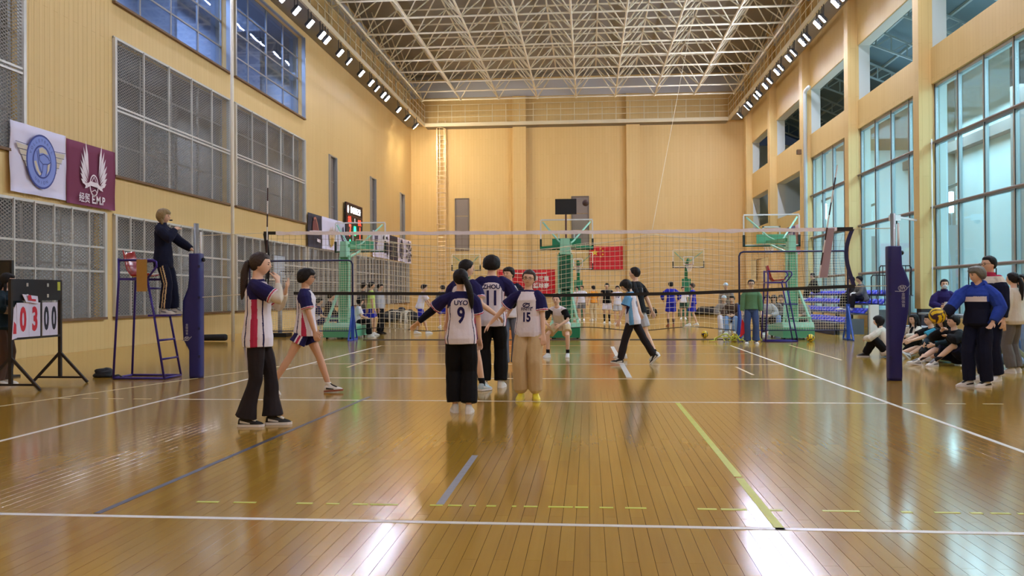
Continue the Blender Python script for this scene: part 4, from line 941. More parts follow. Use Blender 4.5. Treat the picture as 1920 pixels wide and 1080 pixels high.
M_CHAR = mat('charcoal_cloth', (58, 54, 66), 0.85); M_ORG = mat('orange_brown_print', (184, 120, 100), 0.85); M_GOLD = mat('gold_print', (214, 190, 150), 0.85)
b = cloth('banner', 'charcoal banner with orange helmet drawing', 'banner', (XB, 38.4, 4.93), U, DN, 2.05, 1.48, M_CHAR, .02); o = Vector((.04, 1.0, -.72)); m = MB()
flat_poly(m, [(-.5, .05), (-.42, .38), (-.1, .5), (.2, .3), (.3, .02), (.1, -.2), (-.3, -.18)], o, U, V, 0); line2d(m, [(-.3, .5), (.0, .56), (.25, .3), (.42, 0)], .1, o+Vector((.003, 0, 0)), U, V, 1); line2d(m, [(-.9, -.1), (-.3, -.05), (.9, .02)], .06, o+Vector((.003, 0, 0)), U, V, 2); flat_poly(m, [(.2, -.34), (.72, -.38), (.72, -.52), (.2, -.48)], o, U, V, 2); m.build('print', [mat('rust_print', (128, 74, 72), 0.85), M_ORG, M_PINKW], b)
b = cloth('banner', 'white banner with pale gold flame drawing', 'banner', (XB, 40.5, 4.94), U, DN, 2.6, 1.48, M_WHITEC, .02); o = Vector((.04, 1.5, -.8)); m = MB()
flat_poly(m, [(-.45, -.5), (-.5, .0), (-.45, .3), (-.3, .1), (-.2, .42), (-.05, .15), (.1, .48), (.2, .12), (.4, .4), (.45, 0), (.35, -.4), (0, -.3)], o, U, V, 0); flat_poly(m, [(-.3, -.5), (-.25, -.1), (.25, -.1), (.2, -.42), (-.1, -.55)], o+Vector((.003, 0, 0)), U, V, 1); m.build('print', [M_GOLD, mat('deep_gold_print', (208, 170, 90), 0.85)], b)
b = cloth('banner', 'white banner with thin black drawing left of the lit scoreboard', 'banner', (XB, 43.15, 4.95), U, DN, 1.45, 1.48, M_WHITEC, .02); o = Vector((.04, .85, -.72)); m = MB()
line2d(m, [(-.5, .2), (.0, -.3), (.4, -.5)], .1, o, U, V); flat_poly(m, [(-.2, .4), (.0, .5), (.1, 0), (-.1, -.1)], o, U, V); line2d(m, [(-.2, -.2), (.2, -.35), (.5, -.2)], .16, o+Vector((.003, 0, 0)), U, V); m.build('print', M_INK, b)
b = cloth('banner', 'wide white banner with two black figures right of the lit scoreboard', 'banner', (XB, 50.25, 5.0), U, DN, 4.3, 1.5, M_WHITEC, .02); o = Vector((.04, 2.15, -.75)); m = MB()
flat_poly(m, [(-1.7, .45), (-1.0, .5), (-1.1, .1), (-1.35, -.1), (-1.2, -.4), (-1.5, -.35), (-1.6, 0)], o, U, V, 0); flat_poly(m, [(.2, .45), (.5, .62), (.9, .55), (1.5, .6), (1.6, .4), (1.2, .42), (.4, .35)], o, U, V, 1); flat_poly(m, [(.4, -.2), (.9, .15), (1.5, .3), (1.85, .1), (1.8, -.3), (1.4, -.7), (1.2, -.4), (.6, -.45)], o, U, V, 1); m.build('print', [mat('violet_print', (108, 96, 130), 0.85), M_INK], b)
b = cloth('banner', 'black banner with fine white sketch beside the white pair', 'banner', (XB, 54.7, 5.0), U, DN, 2.2, 1.5, M_CHAR, .02); o = Vector((.04, 1.1, -.75)); m = MB()
for k in range(6): line2d(m, [(-.8+.2*k, -.5), (-.5+.2*k, .0), (-.7+.25*k, .3)], .05, o, U, V)
line2d(m, [(-1.0, .35), (1.0, .38)], .04, o, U, V); m.build('print', mat('grey_print', (150, 156, 140), 0.85), b)
b = cloth('banner', 'white banner with dark oval shield near the far corner', 'banner', (XB, 57.0, 5.0), U, DN, 2.2, 1.5, M_WHITEC, .02); o = Vector((.04, 1.1, -.75)); m = MB()
disc2d(m, 0, -.02, .62, .58, o, U, V, 0); disc2d(m, 0, -.02, .5, .48, o+Vector((.003, 0, 0)), U, V, 1); flat_poly(m, [(-.3, .1), (.3, .1), (.2, -.3), (-.2, -.3)], o+Vector((.006, 0, 0)), U, V, 0); disc2d(m, 0, .6, .15, .08, o, U, V, 0); m.build('print', [M_INK, mat('grey_print2', (126, 124, 140), 0.85)], b)
b = cloth('banner', 'banner of navy and white rays, last before the corner', 'banner', (XB, 59.25, 5.0), U, DN, 2.15, 1.55, M_WHITEC, .02); o = Vector((.04, 1.15, -.77)); m = MB()
for k in range(9): a = R(40*k+10); a2 = R(40*k+28); L = .95; flat_poly(m, [(.08*math.cos(a), .08*math.sin(a)), (L*math.cos(a), .72*math.sin(a)), (L*math.cos(a2), .72*math.sin(a2))], o, U, V)
m.build('print', M_INK, b)
for k, (y, mm, lab) in enumerate(((47.2, mat('purple_cloth', (96, 72, 140), 0.85), 'purple banner on the right wall above the right hoop stand'), (45.0, mat('pink_cloth', (214, 172, 190), 0.85), 'pink and white patterned banner on the right wall'))):
    b = cloth('banner', lab, 'banner', (XR-0.08, y+2.0, 4.75), (0, -1, 0), DN, 2.0, 1.5, mm, .02); m = MB(); o = Vector((-.04, -1, -.75)); uu = Vector((0, -1, 0))
    for q in range(5): flat_poly(m, [(-.7+.3*q, -.5), (-.55+.3*q, -.5), (-.45+.3*q, .45), (-.62+.3*q, .4)], o, uu, V)
    m.build('print', M_PINKW if k == 0 else M_ORG, b)
# flag and red banner on the end wall
a, c = ay(1105, 462, YB-.06), ay(1168, 505, YB-.06); M_FLAG = mat('flag_red', (206, 30, 44), 0.8); M_STAR = mat('star_yellow', (246, 214, 60), 0.8)
b = cloth('flag', 'red flag with five yellow stars on the end wall', 'flag', (a.x, YB-.12, a.z), (1, 0, 0), DN, c.x-a.x, a.z-c.z, M_FLAG, .05); m = MB(); fw, fh = c.x-a.x, a.z-c.z
def star(cx, cy, r, rot): flat_poly(m, [(cx+(r if k % 2 == 0 else r*.382)*math.cos(rot+PI/2+k*PI/5), cy+(r if k % 2 == 0 else r*.382)*math.sin(rot+PI/2+k*PI/5)) for k in range(10)], Vector((0, -.05, 0)), Vector((1, 0, 0)), V)
star(fw*.167, -fh*.27, fh*.16, 0)
for sx, sy, r_ in ((.333, .1, .4), (.4, .2, 1.2), (.4, .35, .2), (.333, .45, .8)): star(fw*sx, -fh*sy, fh*.055, r_)
m.build('stars', M_STAR, b)
a, c = ay(932, 506, YB-.5), ay(1041, 552, YB-.5); b = cloth('banner', 'red banner with white lettering on the end wall', 'banner', (a.x, YB-.47, a.z), (1, 0, 0), DN, c.x-a.x, a.z-c.z, M_FLAG, .03); m = MB(); fw, fh = c.x-a.x, a.z-c.z; X1 = Vector((1, 0, 0))
lettering(m, '第三届', .36, (fw*.76, -.05, -fh*.37), X1, V, bold=.008); lettering(m, '篮球赛', .36, (fw*.76, -.05, -fh*.66), X1, V, bold=.008); line2d(m, [(fw*.3, -fh*.15), (fw*.85, -fh*.15)], .05, (0, -.05, 0), X1, V); m.build('lettering', M_WHITE, b)
# LED scoreboard on the left wall
t = thing('led_scoreboard', 'lit scoreboard with red and green digits on the left wall', 'scoreboard', (XL, 44.95, 0)); a = ax(649, 378, XL+.18); c = ax(679, 395, XL+.18); H1, H0 = a.z, 3.75; Wd = c.y-a.y; t.location.y = a.y
body = MB().box(.1, 0, H0, .18, Wd, H1).build('cabinet', M_BLACK, t); fr = MB()
for (y0, y1, z0, z1) in ((0, .06, H0, H1), (Wd-.06, Wd, H0, H1), (0, Wd, H1-.06, H1), (0, Wd, H0, H0+.06), (0, Wd, H1-.66, H1-.6)): fr.box(.18, y0, z0, .2, y1, z1)
fr.build('frame', mat('maroon_frame', (92, 40, 44), 0.5), t); MB().box(.0, .3, H1-.5, .1, .5, H1-.3).build('mount', M_DARK, t); MB().box(.0, Wd-.5, H0+.3, .1, Wd-.3, H0+.5).build('mount', M_DARK, t)
led = lambda n_, c_, e: mat('led_'+n_, c_, .5, emit=c_, es=e)
LW_, LR_, LG_ = led('white', (255, 250, 255), 3.2), led('red', (255, 52, 36), 6.0), led('green', (30, 255, 140), 5.0); o = Vector((.187, 0, 0))
m = MB(); disc2d(m, Wd*.11, H1-.33, .13, .2, o, U, V, 0); lettering(m, '体育馆记分', .36, o+U*(Wd*.57)+V*(H1-.35), U, V, 0, width=1.15, bold=.006); m.build('heading', LW_, t)
m = MB(); lettering(m, '主队', .32, o+U*(Wd*.2)+V*(H1-.85), U, V, 0, width=1.0, bold=.006); lettering(m, '客队', .32, o+U*(Wd*.82)+V*(H1-.9), U, V, 0, width=1.0, bold=.006); lettering(m, '7', .85, o+U*(Wd*.22)+V*(H1-1.42), U, V, bold=.015); lettering(m, '1', .85, o+U*(Wd*.84)+V*(H1-1.45), U, V, bold=.02); m.build('red_digits', LR_, t)
m = MB(); lettering(m, '1', .36, o+U*(Wd*.52)+V*(H1-.85), U, V); m.build('period_digit', LW_, t)
m = MB(); lettering(m, '00', .6, o+U*(Wd*.52)+V*(H1-1.38), U, V, width=.75, bold=.04); lettering(m, '0', .5, o+U*(Wd*.22)+V*(H1-2.05), U, V, bold=.03); lettering(m, '11', .5, o+U*(Wd*.8)+V*(H1-2.05), U, V, bold=.03); m.build('green_digits', LG_, t)

t = thing('towel_rail', 'two pale yellow cloths hung on a rail on the far right wall', 'towel rail', (XR-.08, 0, 0)); a, c = ax(1406, 488, XR-.08), ax(1443, 484, XR-.08); zr = (a.z+c.z)/2
MB().tube([(0, c.y-.2, zr), (0, a.y+.2, zr)], .02, 6).build('rail', M_DARK, t)
for k, (y0, y1) in enumerate(((a.y-2.2, a.y), (c.y, c.y+2.2))):
    rg = []
    for q in range(12): y = y0+(y1-y0)*q/11; x = .02*math.sin(q*2.2)-.03; rg.append([(x, y, zr-1.35), (x+.012, y, zr-1.35), (x+.012, y, zr), (x, y, zr)])
    MB().loft(rg).build('cloth', mat('pale_yellow_cloth', (236, 222, 170), .85), t)
for y in (c.y-.1, a.y+.1): MB().bar((0, y, zr), (.08, y, zr), .03).build('bracket', M_DARK, t)
# ================================================================== PEOPLE
SKIN = [mat('skin_light', (236, 196, 168), 0.55), mat('skin_warm', (216, 170, 138), 0.55)]
M_HAIR = mat('black_hair', (24, 19, 19), 0.6, spec=.3, bump=(60, 0.4)); M_HAIRB = mat('brown_hair', (52, 36, 30), 0.5, bump=(60, 0.5))
M_BLOND = mat('dark_blond_hair', (150, 128, 88), 0.5, bump=(60, 0.5)); M_ASH = mat('ash_grey_hair', (112, 110, 100), 0.5, bump=(60, 0.5))
M_EYE = mat('eye_dark', (24, 18, 18), 0.3); M_EYEW = mat('eye_white', (226, 220, 214), 0.3); M_LIP = mat('lip', (176, 104, 96), 0.5); M_BROW = mat('eyebrow', (44, 34, 30), 0.7)
M_GLS = mat('spectacle_frame', (30, 28, 30), 0.4); M_MASK = mat('pale_mask', (206, 222, 232), 0.8)
def fab(n, c, b=(14, .35)): return mat('fabric_'+n, c, 0.85, spec=0.25, bump=b)
F_WHITE = fab('white', (234, 228, 236)); F_NAVY = fab('navy', (36, 32, 84)); F_RED = fab('crimson', (186, 52, 84)); F_BLACK = fab('black', (17, 15, 18)); F_CHAR = fab('charcoal', (42, 36, 38))
F_BEIGE = fab('beige', (208, 182, 138)); F_JEAN = fab('grey_jeans', (112, 118, 136)); F_DENIM = fab('denim', (66, 84, 128)); F_LDEN = fab('light_denim', (136, 164, 204)); F_INK = fab('ink_blue', (20, 24, 48))
F_SKY = fab('sky_blue', (112, 176, 226)); F_GREEN = fab('sage_green', (96, 134, 98)); F_ROYAL = fab('royal_blue', (42, 70, 168)); F_CREAM = fab('cream', (222, 214, 198)); F_PURP = fab('purple', (44, 34, 92))
F_TEAL = fab('teal', (58, 142, 166)); F_DTEAL = fab('dark_teal', (28, 46, 56)); F_OLIVE = fab('olive', (126, 128, 96)); F_LIME = fab('lime', (206, 224, 120)); F_BLUE = fab('bright_blue', (38, 44, 170)); F_ORG = fab('orange', (238, 158, 62))
F_GREY = fab('grey', (110, 106, 104)); F_LGREY = fab('light_grey', (186, 184, 186)); F_BROWN = fab('brown', (86, 66, 56)); F_DGREEN = fab('dark_green', (44, 62, 48)); F_TAUPE = fab('taupe', (150, 140, 132))
S_WHITE = mat('shoe_white', (232, 230, 224), 0.5); S_BLACK = mat('shoe_black', (24, 22, 22), 0.5); S_YEL = mat('shoe_yellow', (240, 220, 60), 0.5); S_PALE = mat('shoe_pale_blue', (186, 206, 216), 0.5); S_SOLE = mat('shoe_sole', (238, 236, 232), 0.6); S_GREY = mat('shoe_grey', (130, 130, 132), 0.6); S_RUST = mat('shoe_sole_rust', (150, 84, 56), 0.6)

def solid(parts, name, voxel, smooth=2, dec=None, wrinkle=0.0, seed=0, thin=None):
    """many overlapping closed lofts -> ONE continuous surface"""
    me = bpy.data.meshes.new(name); me.from_pydata(parts.v, [], parts.f); me.update()
    o = bpy.data.objects.new(name, me); TMP.collection.objects.link(o)
    r = o.modifiers.new('r', 'REMESH'); r.mode = 'VOXEL'; r.voxel_size = voxel; r.use_smooth_shade = True
    if smooth: s_ = o.modifiers.new('s', 'SMOOTH'); s_.factor = 0.5; s_.iterations = smooth
    if dec: d = o.modifiers.new('d', 'DECIMATE'); d.ratio = dec
    TVL.update(); out = bpy.data.meshes.new_from_object(o.evaluated_get(TVL.depsgraph)); out.name = name
    bpy.data.objects.remove(o); bpy.data.meshes.remove(me)
    if wrinkle:
        import numpy as np
        n = len(out.vertices); co = np.empty(n*3, dtype=np.float32); no = np.empty(n*3, dtype=np.float32); out.vertices.foreach_get('co', co); out.vertex_normals.foreach_get('vector', no)
        co = co.reshape(-1, 3); no = no.reshape(-1, 3); p = co+seed*3.1
        w = np.sin(p[:, 2]*31+4*np.sin(p[:, 0]*9+seed)+3*np.sin(p[:, 1]*11))*.5+np.sin(p[:, 2]*17-p[:, 0]*21+2*np.sin(p[:, 1]*13+seed))*.5
        co += no*(w*wrinkle)[:, None]; out.vertices.foreach_set('co', co.reshape(-1)); out.update()
    out.polygons.foreach_set('use_smooth', [True]*len(out.polygons)); return out

def ik(a, c, l1, l2, pole):
    d = c-a; L = d.length; mx = (l1+l2)*.999
    if L > mx: c = a+d*(mx/L); d = c-a; L = mx
    if L < abs(l1-l2)+.01: L = abs(l1-l2)+.01
    x = (l1*l1-l2*l2+L*L)/(2*L); h = math.sqrt(max(0, l1*l1-x*x)); u = d.normalized(); p = Vector(pole); p = (p-u*p.dot(u))
    p = p.normalized() if p.length > 1e-6 else Vector((1, 0, 0)); return a+u*x+p*h, c

def ell(c, ax_, ay_, rx, ry, n=14, sq=1.0):
    out = []
    for i in range(n):
        a = 2*PI*i/n; ca, sa = math.cos(a), math.sin(a)
        if sq != 1.0: ca, sa = math.copysign(abs(ca)**sq, ca), math.copysign(abs(sa)**sq, sa)
        out.append(c+ax_*(ca*rx)+ay_*(sa*ry))
    return out
def limb(mb, pts, rad, flat=False):
    """tapered limb through pts, dense in between for a smooth bend"""
    P, Q = [], []
    for i in range(len(pts)-1):
        k = 4
        for q in range(k): f = q/k; P.append(pts[i].lerp(pts[i+1], f)); Q.append(rad[i]+(rad[i+1]-rad[i])*f)
    P.append(pts[-1]); Q.append(rad[-1]); mb.tube(P, Q, 10); mb.ball(pts[0], rad[0], 10, 7)
    if not flat: mb.ball(pts[-1], rad[-1], 10, 7)

HEADN = (28, 20)
def head_pt(th, ph):
    """unit sphere angles -> head surface (metres), forward +y"""
    d = Vector((math.cos(th)*math.sin(ph), math.cos(th)*math.cos(ph), math.sin(th))); q_ = 1+.11*math.sin(2*th) if th > 0 else 1.0; x, y, z = d.x*.076*q_, d.y*.094*(1+(q_-1)*.6), d.z*.112
    if z < 0:
        k = min(1, -z/.112); x *= 1-.30*k**1.6
        if y < 0: y *= 1-.42*k**1.2; 
        else: y *= 1+.03*k
    if y > 0: y *= .97
    f = max(0, d.y)
    g = lambda cx, cz, sx, sz: math.exp(-((x-cx)/sx)**2-((z-cz)/sz)**2)*f**2
    y += .020*g(0, -.022, .011, .013)+.013*g(0, -.004, .008, .018)-.007*(g(.031, .004, .015, .011)+g(-.031, .004, .015, .011))+.005*g(0, -.05, .022, .012)+.006*g(0, -.098, .022, .016)+.004*g(0, .025, .05, .012)+.004*(g(.045, -.025, .02, .02)+g(-.045, -.025, .02, .02))
    return Vector((x, y, z))

def hair_mesh(style, m4, seed=0):
    """closed cap of hair that sinks into the head where the face is"""
    mb = MB(); nu, nv = 44, 30; rng = random.Random(seed); ph0 = [rng.random()*6 for _ in range(4)]
    top = dict(short=.022, neat=.014, bowl=.030, bob=.022, pony=.013, bun=.012, long=.018, buzz=.007, cap=.012)[style]
    def low(a):   # lowest z covered at azimuth a (0 front, pi back)
        c = math.cos(a)
        fr, sd, bk = dict(short=(.042, -.012, -.075), neat=(.055, -.005, -.07), bowl=(.026, -.034, -.072), bob=(.03, -.11, -.14), pony=(.050, -.03, -.075), bun=(.058, -.01, -.06), long=(.05, -.10, -.14), buzz=(.06, .0, -.06), cap=(.03, .02, .0))[style]
        if c > .62: return fr
        if c > .2: return fr+(sd-fr)*((.62-c)/.42)
        return sd+(bk-sd)*min(1, (.2-c)/.9)
    k0 = len(mb.v)
    def pt(th, ph):
        p = head_pt(th, ph); dd = Vector((math.cos(th)*math.sin(ph), math.cos(th)*math.cos(ph), math.sin(th))); lo = low(ph); e = (p.z-lo)/.022; e = max(-1, min(1, e))
        n_ = noise.noise(dd*5+Vector((seed*1.7, 0, 0)))*.4+noise.noise(Vector((math.sin(ph)*6, math.cos(ph)*6, th*1.2+seed)))*.6
        t = (top*(1-.5*max(0, math.sin(th)-.72)/.28)*(1+.45*n_)+.004*max(0, -math.cos(ph)))*(e if e > 0 else 0)+(-.016*(-e) if e < 0 else 0)
        if style in ('bob', 'bowl', 'long') and e > 0: t += .010*max(0, 1-abs(p.z+.03)/.1)*(1 if math.cos(ph) < .7 else 0)
        if e > 0 and style in ('short', 'bowl', 'bob') and math.cos(ph) > .55 and p.z < lo+.03: t += .006
        if p.z < lo: dd2 = Vector((dd.x, dd.y, 0)) if dd.z < 0 else dd
        return p+dd*t+Vector((0, -.004, .003))
    mb.v.append(tuple(pt(-PI/2, 0)))
    for i in range(1, nv):
        th = -PI/2+PI*i/nv
        for j in range(nu): mb.v.append(tuple(pt(th, 2*PI*j/nu)))
    mb.v.append(tuple(pt(PI/2, 0))); tp = len(mb.v)-1
    for j in range(nu): mb.f.append((0, 1+(j+1) % nu, 1+j)); mb.m.append(0)
    for i in range(nv-2):
        for j in range(nu): a = 1+i*nu; b = a+nu; mb.f.append((a+j, a+(j+1) % nu, b+(j+1) % nu, b+j)); mb.m.append(0)
    b = 1+(nv-2)*nu
    for j in range(nu): mb.f.append((b+j, b+(j+1) % nu, tp)); mb.m.append(0)
    if style == 'pony': pass
    if style == 'bun': mb.ball((0, -.05, .125), (.036, .036, .032), 12, 9)
    if style == 'long':
        for s in (-1, 0, 1): mb.tube([(s*.045, -.06, .0), (s*.055, -.085, -.12), (s*.06, -.085, -.22), (s*.055, -.07, -.32), (s*.05, -.06, -.36)], [.045, .05, .048, .035, .012], 10)
        for s in (-1, 1): mb.tube([(s*.07, .0, .0), (s*.078, .02, -.1), (s*.075, .03, -.2), (s*.07, .03, -.27)], [.02, .024, .02, .008], 8)
    if style == 'bob':
        for s in (-1, 1): mb.tube([(s*.066, -.01, .0), (s*.074, .0, -.06), (s*.072, .005, -.12), (s*.066, .008, -.145)], [.022, .026, .022, .008], 8)
    mb.v = [tuple(m4 @ Vector(v)) for v in mb.v]; return mb

def hand_parts(mb, w, d, up, side, curl, fine, s=1.0):
    """palm and five fingers from the wrist w along d; up = back of the hand; side = thumb side"""
    d, up = d.normalized(), up.normalized(); sd = (side-d*side.dot(d)); sd = (sd-up*sd.dot(up)).normalized()
    P = w+d*.085*s
    mb.loft([ell(w-d*.02, sd, up, .024*s, .019*s, 10), ell(w+d*.02*s, sd, up, .030*s, .016*s, 10), ell(w+d*.055*s, sd, up, .038*s, .0145*s, 10), ell(w+d*.088*s, sd, up, .039*s, .0125*s, 10)])
    r = .0086*s if fine else .0105*s
    for k, (o, L) in enumerate(((.030, .070), (.010, .080), (-.011, .074), (-.031, .058))):
        b = P+sd*(o*s)-d*.012; fan = sd*(o*2.3); dd = (d+fan).normalized(); pts = [b]; c = R(curl)
        for q, l in enumerate((.48, .30, .22)):
            a = c*(q+.6); v = (dd*math.cos(a)-up*math.sin(a)); pts.append(pts[-1]+v*(L*l*s*1.08))
        mb.tube(pts, [r*1.05, r, r*.92, r*.72], 8); mb.ball(pts[-1], r*.74, 8, 6)
    b = w+d*.022*s+sd*.022*s; t1 = (d*.62+sd*.78-up*.1).normalized(); t2 = (d*.85+sd*.45-up*.25*(1+curl/40)).normalized()
    p1 = b+t1*.038*s; p2 = p1+t2*.034*s; p3 = p2+(t2+d*.2).normalized()*.024*s; mb.tube([b-t1*.01, b, p1, p2, p3], [.014*s, .0135*s, .0115*s, .0098*s, .0072*s], 8); mb.ball(p3, .0074*s, 8, 6)

PALL = []
def person(label, x, y, face, h=1.7, pose=None, top=None, bot=None, hair=('short', None), shoes=(S_WHITE, S_SOLE), skin=0, fine=True, z=0.0, male=True, group=None, extra=None, sock=None):
    """face: degrees turned from +Y (away) counter-clockwise; pose lengths are for a 1.70 m body"""
    ps = dict(pel=(0, 0, .93), lean=0, side=0, twist=0, head=(0, 0, 0), la=(-.25, .05, .78), ra=(.25, .05, .78), le=(-1, -.6, 0), re=(1, -.6, 0), lf=(-.10, 0, .085), rf=(.10, 0, .085), lk=(-.15, 1, 0), rk=(.15, 1, 0), fy=(12, -12), fp=(0, 0), curl=(22, 22))
    ps.update(pose or {}); s = h/1.7; seed = len(PALL)
    t = thing('person', label, 'person', (x, y, z), R(face), group); t.scale = (s, s, s); PALL.append(t)
    P = Vector(ps['pel']); up = Matrix.Rotation(R(-ps['lean']), 3, 'X') @ Matrix.Rotation(R(ps['side']), 3, 'Y') @ Vector((0, 0, 1)); rt0 = Matrix.Rotation(R(ps['side']), 3, 'Y') @ Vector((1, 0, 0))
    fw = up.cross(rt0).normalized(); rt0 = fw.cross(up).normalized(); tw = Matrix.Rotation(R(ps['twist']), 3, up); rt, fws = tw @ rt0, tw @ fw
    N = P+up*.505; sw = .178 if male else .160; SH = {-1: N-up*.052-rt*sw, 1: N-up*.052+rt*sw}; hw = .088
    HP = {-1: P-rt0*hw-up*.02, 1: P+rt0*hw-up*.02}
    hy, hp, hr = ps['head']; hb = Matrix((rt, fws, up)).transposed(); wk = .55
    up_h = up.lerp(Vector((0, 0, 1)), wk).normalized(); fy_ = (fws-up_h*fws.dot(up_h)).normalized(); rx_ = fy_.cross(up_h)
    HB = Matrix((rx_, fy_, up_h)).transposed() @ Matrix.Rotation(R(hy), 3, 'Z') @ Matrix.Rotation(R(hp), 3, 'X') @ Matrix.Rotation(R(hr), 3, 'Y')
    HC = N+up_h*.052+HB @ Vector((0, .022, .105)); H4 = Matrix.Translation(HC) @ HB.to_4x4()
    A = {}; L = {}
    for sg, wr, ep in ((-1, 'la', 'le'), (1, 'ra', 're')):
        e, w = ik(SH[sg], Vector(ps[wr]), .285, .245, ps[ep]); A[sg] = (SH[sg], e, w)
    for sg, an, kp in ((-1, 'lf', 'lk'), (1, 'rf', 'rk')):
        k, a = ik(HP[sg], Vector(ps[an]), .425, .415, ps[kp]); L[sg] = (HP[sg], k, a)
    # ---- body: one continuous surface
    vx = .0078 if fine else .0125; b = MB(); br = .118 if male else .105
    def tor(f, rx, ry, off=0.0, o2=0.0):
        q = min(1, max(0, f)); r_ = rt0.lerp(rt, q).normalized(); f_ = fw.lerp(fws, q).normalized(); return (P+up*(.505*f)+f_*off, r_, f_, rx, ry)
    TB = [tor(-.17, .12, .09), tor(-.05, .158, .112, -.01), tor(.12, .148, .104), tor(.32, .124 if male else .112, .09), tor(.55, .145 if male else .13, .104, .006), tor(.75, .158 if male else .138, .110 if male else .105, .008), tor(.88, .150 if male else .13, .085), tor(.97, .09, .062, -.005), tor(1.04, .054, .054, -.002)]
    b.loft([ell(*q, 16) for q in TB])
    b.tube([N-up*.04, N+up*.03, HC-HB @ Vector((0, .022, .06))], [.058, .052, .05], 12)
    k = len(b.v); nu, nv = HEADN
    hb_ = MB(); hb_.v.append(tuple(H4 @ head_pt(-PI/2, 0)))
    for i in range(1, nv):
        for j in range(nu): hb_.v.append(tuple(H4 @ head_pt(-PI/2+PI*i/nv, 2*PI*j/nu)))
    hb_.v.append(tuple(H4 @ head_pt(PI/2, 0))); tp = len(hb_.v)-1
    for j in range(nu): hb_.f.append((0, 1+(j+1) % nu, 1+j))
    for i in range(nv-2):
        for j in range(nu): a = 1+i*nu; c = a+nu; hb_.f.append((a+j, a+(j+1) % nu, c+(j+1) % nu, c+j))
    c = 1+(nv-2)*nu
    for j in range(nu): hb_.f.append((c+j, c+(j+1) % nu, tp))
    b.v += hb_.v; b.f += [tuple(k+i for i in f) for f in hb_.f]
    for sg in (-1, 1):
        ear = MB().ball((0, 0, 0), (.012, .020, .031), 10, 8); k = len(b.v); b.v += [tuple(H4 @ (Vector(v)+Vector((sg*.074, -.008, -.008)))) for v in ear.v]; b.f += [tuple(k+i for i in f) for f in ear.f]
        a0, e, w = A[sg]; am = .047 if male else .041; limb(b, [a0-rt*sg*.03, a0.lerp(e, .3), e, e.lerp(w, .3), w], [am*1.1, am, am*.82, am*.80, am*.56])
        dv = (w-e).normalized(); inw = (-rt*sg); upv = (rt*sg*.8-fws*.1+up*.2) if ps.get('palm', 'in') == 'in' else Vector(ps['palm'])
        if abs(upv.normalized().dot(dv)) > .9: upv = up
        upv = upv-dv*upv.dot(dv); thumb = Vector(ps.get('thumb', tuple(fws+up*.4))); hand_parts(b, w, dv, upv, thumb, ps['curl'][0 if sg < 0 else 1], fine)
        hp_, kn, an = L[sg]; lm = 1 if male else .95
        limb(b, [hp_, hp_.lerp(kn, .45), kn, kn.lerp(an, .3), an], [.082*lm, .072*lm, .050*lm, .052*lm, .034*lm])
        fd = Matrix.Rotation(R(ps['fy'][0 if sg < 0 else 1]), 3, 'Z') @ Matrix.Rotation(R(ps['fp'][0 if sg < 0 else 1]), 3, 'X'); b.loft([ell(an+fd @ Vector((0, o, zz)), fd @ Vector((1, 0, 0)), fd @ Vector((0, 0, 1)), rr, r2, 10) for o, zz, rr, r2 in ((-.05, -.045, .024, .026), (.0, -.035, .030, .035), (.09, -.05, .036, .022), (.16, -.06, .028, .014))])
    me = solid(b, 'body', vx, 2, .42 if fine else .6); me.materials.append(SKIN[skin]); put('body', me, t)
    # ---- hair and face
    st, hm = hair; hm = hm or M_HAIR
    if st:
        hh = hair_mesh(st, H4, seed).build('hair', hm, t, True)
        if st == 'pony':
            dx = ps.get('tail', 0); ptl = [Vector((0, -.095, .02)), Vector((dx*.3, -.13, .0)), Vector((dx*.7, -.15, -.09)), Vector((dx, -.15, -.2)), Vector((dx*1.1, -.155, -.30)), Vector((dx*1.1, -.16, -.36))]
            MB().tube([H4 @ p for p in ptl], [.026, .034, .040, .038, .026, .008], 12).build('ponytail', hm, hh, True)
    if fine:
        for sg in (-1, 1):
            e = H4 @ Vector((sg*.030, .083, .002)); MB().ball((0, 0, 0), (.0125, .006, .0055), 10, 7).build('eye', M_EYE, t, True).matrix_local = Matrix.Translation(e) @ HB.to_4x4()
            MB().tube([H4 @ Vector((sg*q, yy, zz)) for q, yy, zz in ((.014, .0905, .019), (.030, .0885, .023), (.046, .080, .019))], [.0028, .0036, .002], 6).build('eyebrow', M_BROW, t, True)
        m_ = MB().tube([H4 @ Vector((q, yy, -.052)) for q, yy in ((-.021, .086), (-.01, .0945), (0, .096), (.01, .0945), (.021, .086))], [.002, .0045, .0048, .0045, .002], 6).build('mouth', M_LIP, t, True)
    # ---- top garment
    if top:
        top = dict(dict(ease=.016, hem=-.16, hemw=.03, sleeve=.8, sm=.030, mats=[F_WHITE], pat=None, wr=.0035, collar=1.0, inner=None), **top); g = MB(); ez = top['ease']
        prof = []
        for f, rx, ry, off in ((top['hem'], .158+top['hemw'], .115+top['hemw'], -.004), (top['hem']*.4, .160+ez+top['hemw']*.6, .116+ez+top['hemw']*.6, -.004), (.14, .150+ez+.01, .108+ez+.008, 0), (.34, .134+ez+.008, .098+ez+.008, .002), (.55, .148+ez, .106+ez, .006), (.75, (.162 if male else .142)+ez, .112+ez, .008), (.88, (.158 if male else .138)+ez*.8, .088+ez*.8, .002), (.975, .098+ez*.5, .066+ez*.5, -.004), (top['collar']+.02, .064, .062, -.002)): prof.append(tor(f, rx, ry, off))
        g.loft([ell(*q, 18, .9) for q in prof])
        if top.get('hood'): hd = N-fws*.075+up*.03; g.ball(hd, (.10, .075, .06), 14, 10); g.tube([N+up*.0-fws*.05-rt*.07, N+up*.04+fws*.02-rt*.075, N-up*.03+fws*.085], [.03, .026, .018], 8); g.tube([N+up*.0-fws*.05+rt*.07, N+up*.04+fws*.02+rt*.075, N-up*.03+fws*.085], [.03, .026, .018], 8)
